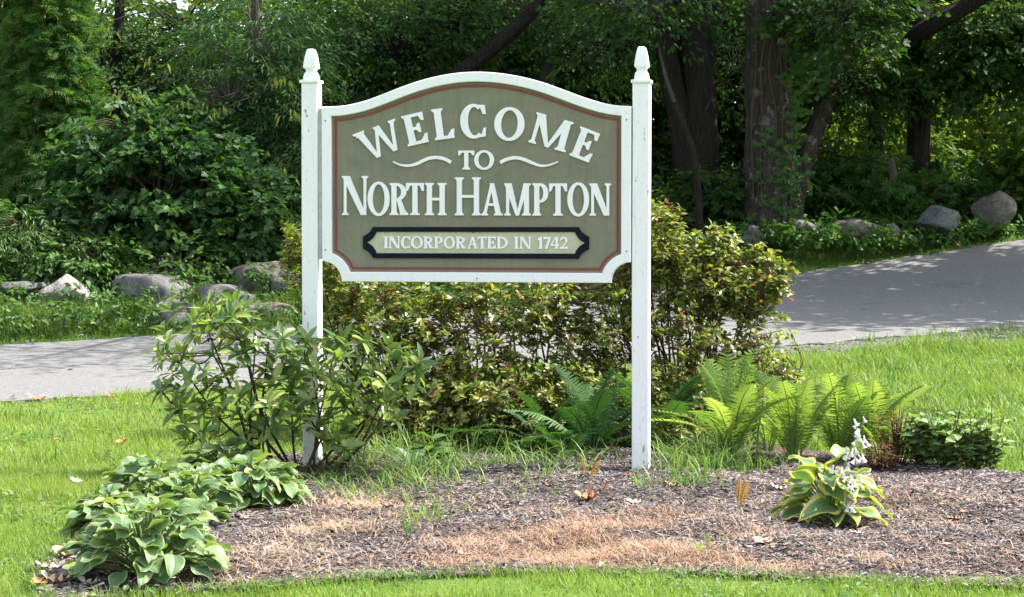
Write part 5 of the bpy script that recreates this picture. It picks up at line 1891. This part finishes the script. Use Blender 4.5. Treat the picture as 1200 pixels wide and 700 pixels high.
# small dry sprigs on the mulch
fern("rusty dried fern sprig standing alone left of the gold edged hosta", 864, 597, 2, .20, fern_dry, 9, (1.25, 1.5), None, "dried sprigs on the mulch", "dried_fern")
fern("curled orange dried fern stem left of the right post's foot", 688, 564, 2, .13, fern_dry, 10, (1.3, 1.5), None, "dried sprigs on the mulch", "dried_fern")
fern("short rusty sprig below the curled orange stem", 702, 583, 2, .09, fern_dry, 11, (1.1, 1.4), None, "dried sprigs on the mulch", "dried_fern")
fern("pale yellow green fern sprig low in the straw near the front", 830, 652, 3, .13, fern_me, 12, (1.0, 1.4), None, "dried sprigs on the mulch", "fern")


# ------------------------------------------------------------------ hostas
def hosta_leaf(name, mat, w=.34, droop=.3, seed=0, wave=.03):
    r = np.random.default_rng(seed)
    nv, nu = 13, 11
    V, E = [], []
    ph = r.uniform(0, 6.28)
    for i in range(nv):
        t = i / (nv - 1)
        ww = w * (max(0, math.sin(PI * t ** .72)) ** .8) * (1 - .18 * t) + .006
        for j in range(nu):
            s = -1 + 2 * j / (nu - 1)
            z = .30 * ww * abs(s) - droop * t * t + .02 * math.sin(s * 14) * ww + wave * math.sin(t * 9 + ph) * abs(s) ** 2 * (1 if s > 0 else -1)
            V.append((s * ww + .03 * math.sin(t * 3 + ph), t, z))
            E.append(max(abs(s), max(0, (t - .86) / .14)))
    ii = np.arange(nv - 1)[:, None] * nu + np.arange(nu - 1)[None]
    return mesh_np(name, np.array(V), [np.stack([ii, ii + 1, ii + nu + 1, ii + nu], -1).reshape(-1, 4)], mat, {"edge": E}, True)


ho = [hosta_leaf("leaf", M["hosta"], .39, .2, 1, .05), hosta_leaf("leaf", M["hosta"], .36, .36, 2, .06), hosta_leaf("leaf", M["hosta"], .42, .1, 3, .08)]
hg = [hosta_leaf("leaf", M["hosta_gold"], .36, .2, 4, .07), hosta_leaf("leaf", M["hosta_gold"], .34, .4, 5, .06), hosta_leaf("leaf", M["hosta_gold"], .32, .08, 6, .08)]


def hosta(label, u, v, R, H, n, size, meshes, seed, pol=(.1, 1.5), name="hosta", group="hostas at the left end of the bed", ry=1.0):
    r = np.random.default_rng(seed)
    b_ = GB(u, v)
    b_[2] += .03
    root = thing(name, label, "hosta", b_, 0, group)
    k = np.arange(n)
    al = k * 2.39996 + r.normal(0, .25, n)
    ph = pol[0] + (pol[1] - pol[0]) * np.sqrt((k + .5) / n) + r.normal(0, .09, n)
    sc = size * r.uniform(.72, 1.2, n) * (.8 + .25 * (k / n))
    rr = r.uniform(.78, 1.06, n)
    nrm_ = np.stack([np.sin(ph) * np.cos(al), np.sin(ph) * np.sin(al), np.cos(ph)], -1)
    pos = b_ + np.stack([R * np.sin(ph) * np.cos(al), R * ry * np.sin(ph) * np.sin(al), H * np.cos(ph) * .95 + .03], -1) * rr[:, None]
    lift = .75 - .95 * (ph - pol[0]) / (pol[1] - pol[0])
    tan = norm(np.stack([np.cos(al), np.sin(al), lift], -1) + r.normal(0, .2, (n, 3)))
    pos = pos - tan * (sc * .62)[:, None]
    pos[:, 2] = np.maximum(pos[:, 2], b_[2] + .03)
    nn_ = np.stack([np.cos(al) * .35, np.sin(al) * .35, np.ones(n)], -1) + r.normal(0, .28, (n, 3))
    leaf_parts("leaf", meshes, root, b_, pos, tan, nn_, sc)
    tb = MB()
    for p in pos:
        q = p - b_
        c = curve([np.array((q[0] * .1, q[1] * .1, -.02)), q * (.5, .5, .62), q], 6)
        V, F_ = tube(c, np.linspace(.006, .004, 6), 5, cap=False)
        tb.add(V, F_)
    tb.build("stalks", M["petiole"], root, True)
    return root


hosta("front hosta clump, palest, nearest the bottom left corner", 172, 676, .35, .36, 120, .15, ho, 1)
hosta("hosta clump at the lawn edge just behind the palest front one", 128, 634, .22, .27, 64, .145, ho, 2)
hosta("middle hosta clump between the lawn edge clump and the post", 215, 610, .30, .28, 84, .15, ho, 3)
hosta("right hosta clump, ending before the left post", 296, 592, .30, .28, 84, .155, ho, 4)
hosta("rear hosta clump in the shade under the rhododendron", 265, 565, .33, .24, 70, .15, ho, 5)
hosta("rear left hosta clump beneath the rhododendron tip", 180, 582, .26, .24, 56, .145, ho, 6)
yh = hosta("single hosta with broad yellow leaf margins and white flowers on the right", 972, 613, .27, .38, 42, .21, hg, 7, (.1, 1.5), "hosta", None)
# its flower stalk
bb = GB(972, 613)
bb[2] += .03
fdd = bb[1] - .12
st_pts = [bb + (.02, 0, 0), P(985, 560, fdd + .05), P(1000, 520, fdd), P(1008, 505, fdd), P(1012, 495, fdd)]
V, F_ = tube(curve(st_pts, 16) - bb, np.linspace(.006, .003, 16), 6)
stalk = MB().add(V, F_).build("flower_stalk", M["petiole"], yh)
bl = MB()
m_ = 6
for q, (rr_, yy) in enumerate(((.06, 0), (.12, .3), (.16, .6), (.26, .85), (.40, 1.0))):
    pass
prof = [(.05, 0), (.10, .15), (.12, .45), (.17, .7), (.33, 1.0)]
V = [(r_ * math.cos(a), y_, r_ * math.sin(a)) for r_, y_ in prof for a in np.arange(m_) * 2 * PI / m_]
F_ = [[r_ * m_ + i, r_ * m_ + (i + 1) % m_, r_ * m_ + m_ + (i + 1) % m_, r_ * m_ + m_ + i] for r_ in range(4) for i in range(m_)]
bell = bl.add(np.array(V), F_).mesh("flower", M["flower"], True)
fp, fd = [], []
for (u, v, du, dv, n_) in ((1010, 505, 8, 14, 13), (1000, 530, 11, 12, 12), (985, 553, 10, 8, 7), (1000, 570, 12, 14, 18), (995, 590, 9, 8, 8)):
    for k in range(n_):
        fp.append(P(u + rnd.gauss(0, du * .55), v + rnd.gauss(0, dv * .55), fdd - .08 + rnd.gauss(0, .03)))
        fd.append((rnd.gauss(0, .5), rnd.gauss(-.2, .4), -1))
fp, fd = np.array(fp), np.array(fd)
leaf_parts("flower", [bell], yh, bb, fp, fd, rand_dirs(len(fp)), rng.uniform(.03, .05, len(fp)))

# ------------------------------------------------------------------ other plants of the bed
def leafy(name, label, cat, u, v, rx, rz, n, size, mat, tm, stem, seed, up=.6, group=None):
    r = np.random.default_rng(seed)
    b_ = GB(u, v)
    root = thing(name, label, cat, b_, 0, group)
    tb, lb = MB(), MB()
    for k in range(n):
        a = r.uniform(0, 6.28)
        q = r.uniform(0, 1) ** .6
        tip = np.array((math.cos(a) * rx * q, math.sin(a) * rx * .7 * q, rz * (1 - .45 * q * q) * r.uniform(.65, 1.1)))
        c = curve([tip * (.15, .15, 0), tip * (.5, .5, .6), tip], 9)
        V, F_ = tube(c, np.linspace(.0045, .002, 9), 4, cap=False)
        tb.add(V, F_)
        m = 9
        t = r.uniform(.3, 1, m)
        p = np.array([c[min(8, int(x_ * 8))] for x_ in t]) + r.normal(0, .008, (m, 3))
        aa = r.uniform(0, 6.28, m)
        dd = np.stack([np.cos(aa), np.sin(aa), r.uniform(-.2, up, m)], -1)
        scatter(lb, tm, p, dd, np.stack([r.normal(0, .3, m), r.normal(0, .3, m), np.ones(m)], -1), size * r.uniform(.6, 1.2, m), r.beta(2, 2.4, m))
    tb.build("stems", M["twig_red"], root)
    lb.build("foliage", mat, root)
    return root


leafy("leafy_plant", "spreading small leaved green plant at the far right end of the bed", "plant", 1112, 550, .30, .44, 70, .085, M["shrub_leaf"], BROAD, None, 1)
leafy("leafy_plant", "upright small leaved stem at the right tip of the bed", "plant", 1160, 552, .12, .48, 16, .08, M["shrub_leaf"], BROAD, None, 2)
leafy("leafy_plant", "low leafy clump filling in between the spreading plant and the upright stem", "plant", 1140, 551, .20, .36, 40, .08, M["shrub_leaf"], BROAD, None, 13)
leafy("leafy_plant", "green leafy clump left of the spreading small leaved plant", "plant", 1078, 548, .18, .40, 32, .08, M["shrub_leaf"], BROAD, None, 3)
leafy("dried_plant", "brown withered plant between the ferns and the small leaved plant", "plant", 1050, 547, .20, .44, 52, .06, M["brown_leaf"], LANCE, None, 4)
leafy("dried_plant", "low reddish withered plant at the foot of the ferns", "plant", 1032, 553, .17, .26, 44, .05, M["brown_leaf"], LANCE, None, 5)
leafy("weed_plant", "broad leaved low weed in the grass under the left azalea", "weed", 512, 545, .16, .2, 10, .13, M["weed"], OVATE, None, 6)
# dark flower spike with pink tip
b_ = GB(888, 545)
sd_ = b_[1]
sp_ = thing("flower_spike", "dark leafy upright spike with a small pink tip among the ferns", "plant", b_)
c = curve([b_, P(888, 510, sd_), P(893, 480, sd_), P(895, 458, sd_)], 20) - b_
V, F_ = tube(c, np.linspace(.006, .004, 20), 6)
MB().add(V, F_).build("stem", M["petiole"], sp_)
lb = MB()
for k in range(19):
    a = k * 1.57 + .4
    for s in (0, PI):
        scatter(lb, OVATE, [c[k]], [(math.cos(a + s), math.sin(a + s), -.35)], [(0, 0, 1)], .062 * (1.25 - k * .03), rnd.random())
lb.build("foliage", M["mint"], sp_)
pk = MB()
M["pink"] = leaf_mat("pink_petal", [(0, (.5, .22, .2)), (1, (.62, .38, .32))], .4, .5)
for k in range(16):
    a = k * 2.4
    scatter(pk, OVATE, [c[-1] - (0, 0, .003 * k)], [(math.cos(a), math.sin(a), .8)], [(0, 0, 1)], .028, rnd.random())
pk.build("flower", M["pink"], sp_)

# loose litter in the bare corner left of the front hosta
k = 170
p_ = np.array([G(u, v) for u, v in zip(rng.normal(75, 20, k), np.clip(rng.normal(672, 18, k), 625, 705))]) + (0, 0, .012)
mb = MB()
scatter(mb, OVATE, p_, rand_dirs(k) * (1, 1, .25), np.stack([rng.normal(0, .5, k), rng.normal(0, .5, k), np.ones(k)], -1), rng.uniform(.03, .08, k), rng.uniform(.4, 1, k))
mb.build("leaf_litter", M["chips"], kind="stuff", label="crumbled dead leaves in the bare corner left of the front hosta")

# ------------------------------------------------------------------ fallen leaves, each one a thing
def lobed_leaf(seed, size, mat, curl=.25, lobes=4, thin=False):
    r = np.random.default_rng(seed)
    out = [(0, 0)]
    for k in range(lobes):
        t = (k + .4) / lobes
        w = .34 * math.sin(PI * (t * .85 + .12)) + .05
        out += [(w * .45, t - .06), (w * r.uniform(.9, 1.15), t + .05), (w * .8, t + .13)]
    out += [(0, 1.04)]
    L = [(x, y) for x, y in out]
    V, F_ = [], []
    for x, y in L:
        for s in (-1, 0, 1):
            xx = s * x * (1 if s > 0 else r.uniform(.85, 1.1))
            V.append((xx * size, (y - .5) * size, (curl * (y - .45) ** 2 * 1.6 + curl * 2.4 * xx * xx + r.normal(0, .012)) * size + .006))
    n = len(L)
    for i in range(n - 1):
        for j in (0, 1):
            F_.append([i * 3 + j, i * 3 + j + 1, i * 3 + 4 + j, i * 3 + 3 + j])
    return MB().add(np.array(V), F_).mesh("fallen_leaf", mat)


M["leaf_orange"] = plain_mat("dry_orange_leaf", (.42, .13, .05), .7, .25, (.50, .22, .10), 25)
M["leaf_tan"] = plain_mat("dry_tan_leaf", (.36, .23, .14), .7, .25, (.48, .34, .23), 25)
M["leaf_pale"] = plain_mat("bleached_leaf", (.46, .38, .30), .7, .25, (.58, .50, .42), 25)
M["leaf_brown"] = plain_mat("dry_rust_leaf", (.24, .085, .04), .7, .25, (.33, .14, .06), 25)
for u, v, sz, mt, rot, tilt, curl, lab in (
    (690, 589, .17, "leaf_orange", 1.3, .15, .5, "curled orange brown leaf on the mulch below the right post"),
    (745, 594, .13, "leaf_pale", 1.0, .1, .3, "bleached pale leaf right of the curled orange leaf"),
    (736, 561, .12, "leaf_brown", 1.5, .1, .2, "small rust leaf by the foot of the right post"),
    (790, 574, .13, "leaf_tan", 1.57, .05, .4, "tan leaf lying at the grass edge right of the post"),
    (912, 577, .12, "leaf_pale", 1.2, .1, .4, "pale leaf under the left side of the gold edged hosta"),
    (45, 476, .2, "leaf_orange", 1.4, .25, .4, "orange leaf on the lawn edge by the road at far left"),
    (52, 472, .1, "leaf_pale", .6, .3, .3, "small pale leaf touching the orange one by the road"),
    (145, 527, .13, "leaf_orange", .9, .35, .4, "rust orange leaf standing in the lawn left of the rhododendron"),
    (66, 524, .08, "leaf_orange", .3, .2, .3, "tiny orange leaf lone in the left lawn"),
    (90, 574, .1, "leaf_pale", 1.2, .2, .3, "pale leaf in the lawn left of the hostas"),
    (130, 471, .1, "leaf_brown", 1.1, .2, .3, "rust leaf on the lawn edge midway along the left road stretch"),
    (77, 658, .18, "leaf_tan", .8, .15, .5, "large tan leaf in the bare corner left of the front hosta"),
    (60, 672, .16, "leaf_pale", 1.9, .1, .4, "pale leaf left of the large tan one in the corner litter"),
    (66, 688, .16, "leaf_tan", 1.5, .1, .5, "tan leaf lowest in the corner litter"),
    (45, 692, .13, "leaf_orange", .4, .12, .4, "orange leaf at the outer edge of the corner litter"),
    (92, 640, .12, "leaf_brown", 2.2, .1, .4, "brown leaf topmost in the corner litter"),
    (105, 690, .13, "leaf_pale", 1.1, .1, .4, "pale leaf against the base of the front hosta"),
    (545, 655, .09, "leaf_tan", .9, .1, .3, "small tan leaf in the straw near the front edge"),
    (676, 619, .06, "leaf_orange", .4, .1, .3, "tiny orange leaf on top of the reddish straw"),
    (1118, 612, .09, "leaf_orange", 1.2, .1, .3, "small orange leaf on the right part of the mulch"),
    (1130, 605, .07, "leaf_orange", .3, .1, .3, "tiny orange leaf above the small orange one at right"),
    (895, 640, .16, "leaf_tan", .5, .05, .2, "long tan leaf strip in the straw left below the gold edged hosta"),
    (1005, 630, .1, "leaf_pale", 1.4, .1, .3, "pale leaf scrap in front of the gold edged hosta"),
):
    p = G(u, v)
    o = link("fallen_leaf", lobed_leaf(int(u), sz * .78, M[mt], curl * 1.5), None, lab, "leaf", "fallen leaves")
    o.location = (p[0], p[1], p[2] + .012 + (.03 if not in_poly(np.array(p[0]), np.array(p[1]), BED) else 0))
    o.rotation_euler = (rnd.uniform(-tilt, tilt), rnd.uniform(-tilt, tilt), rot)
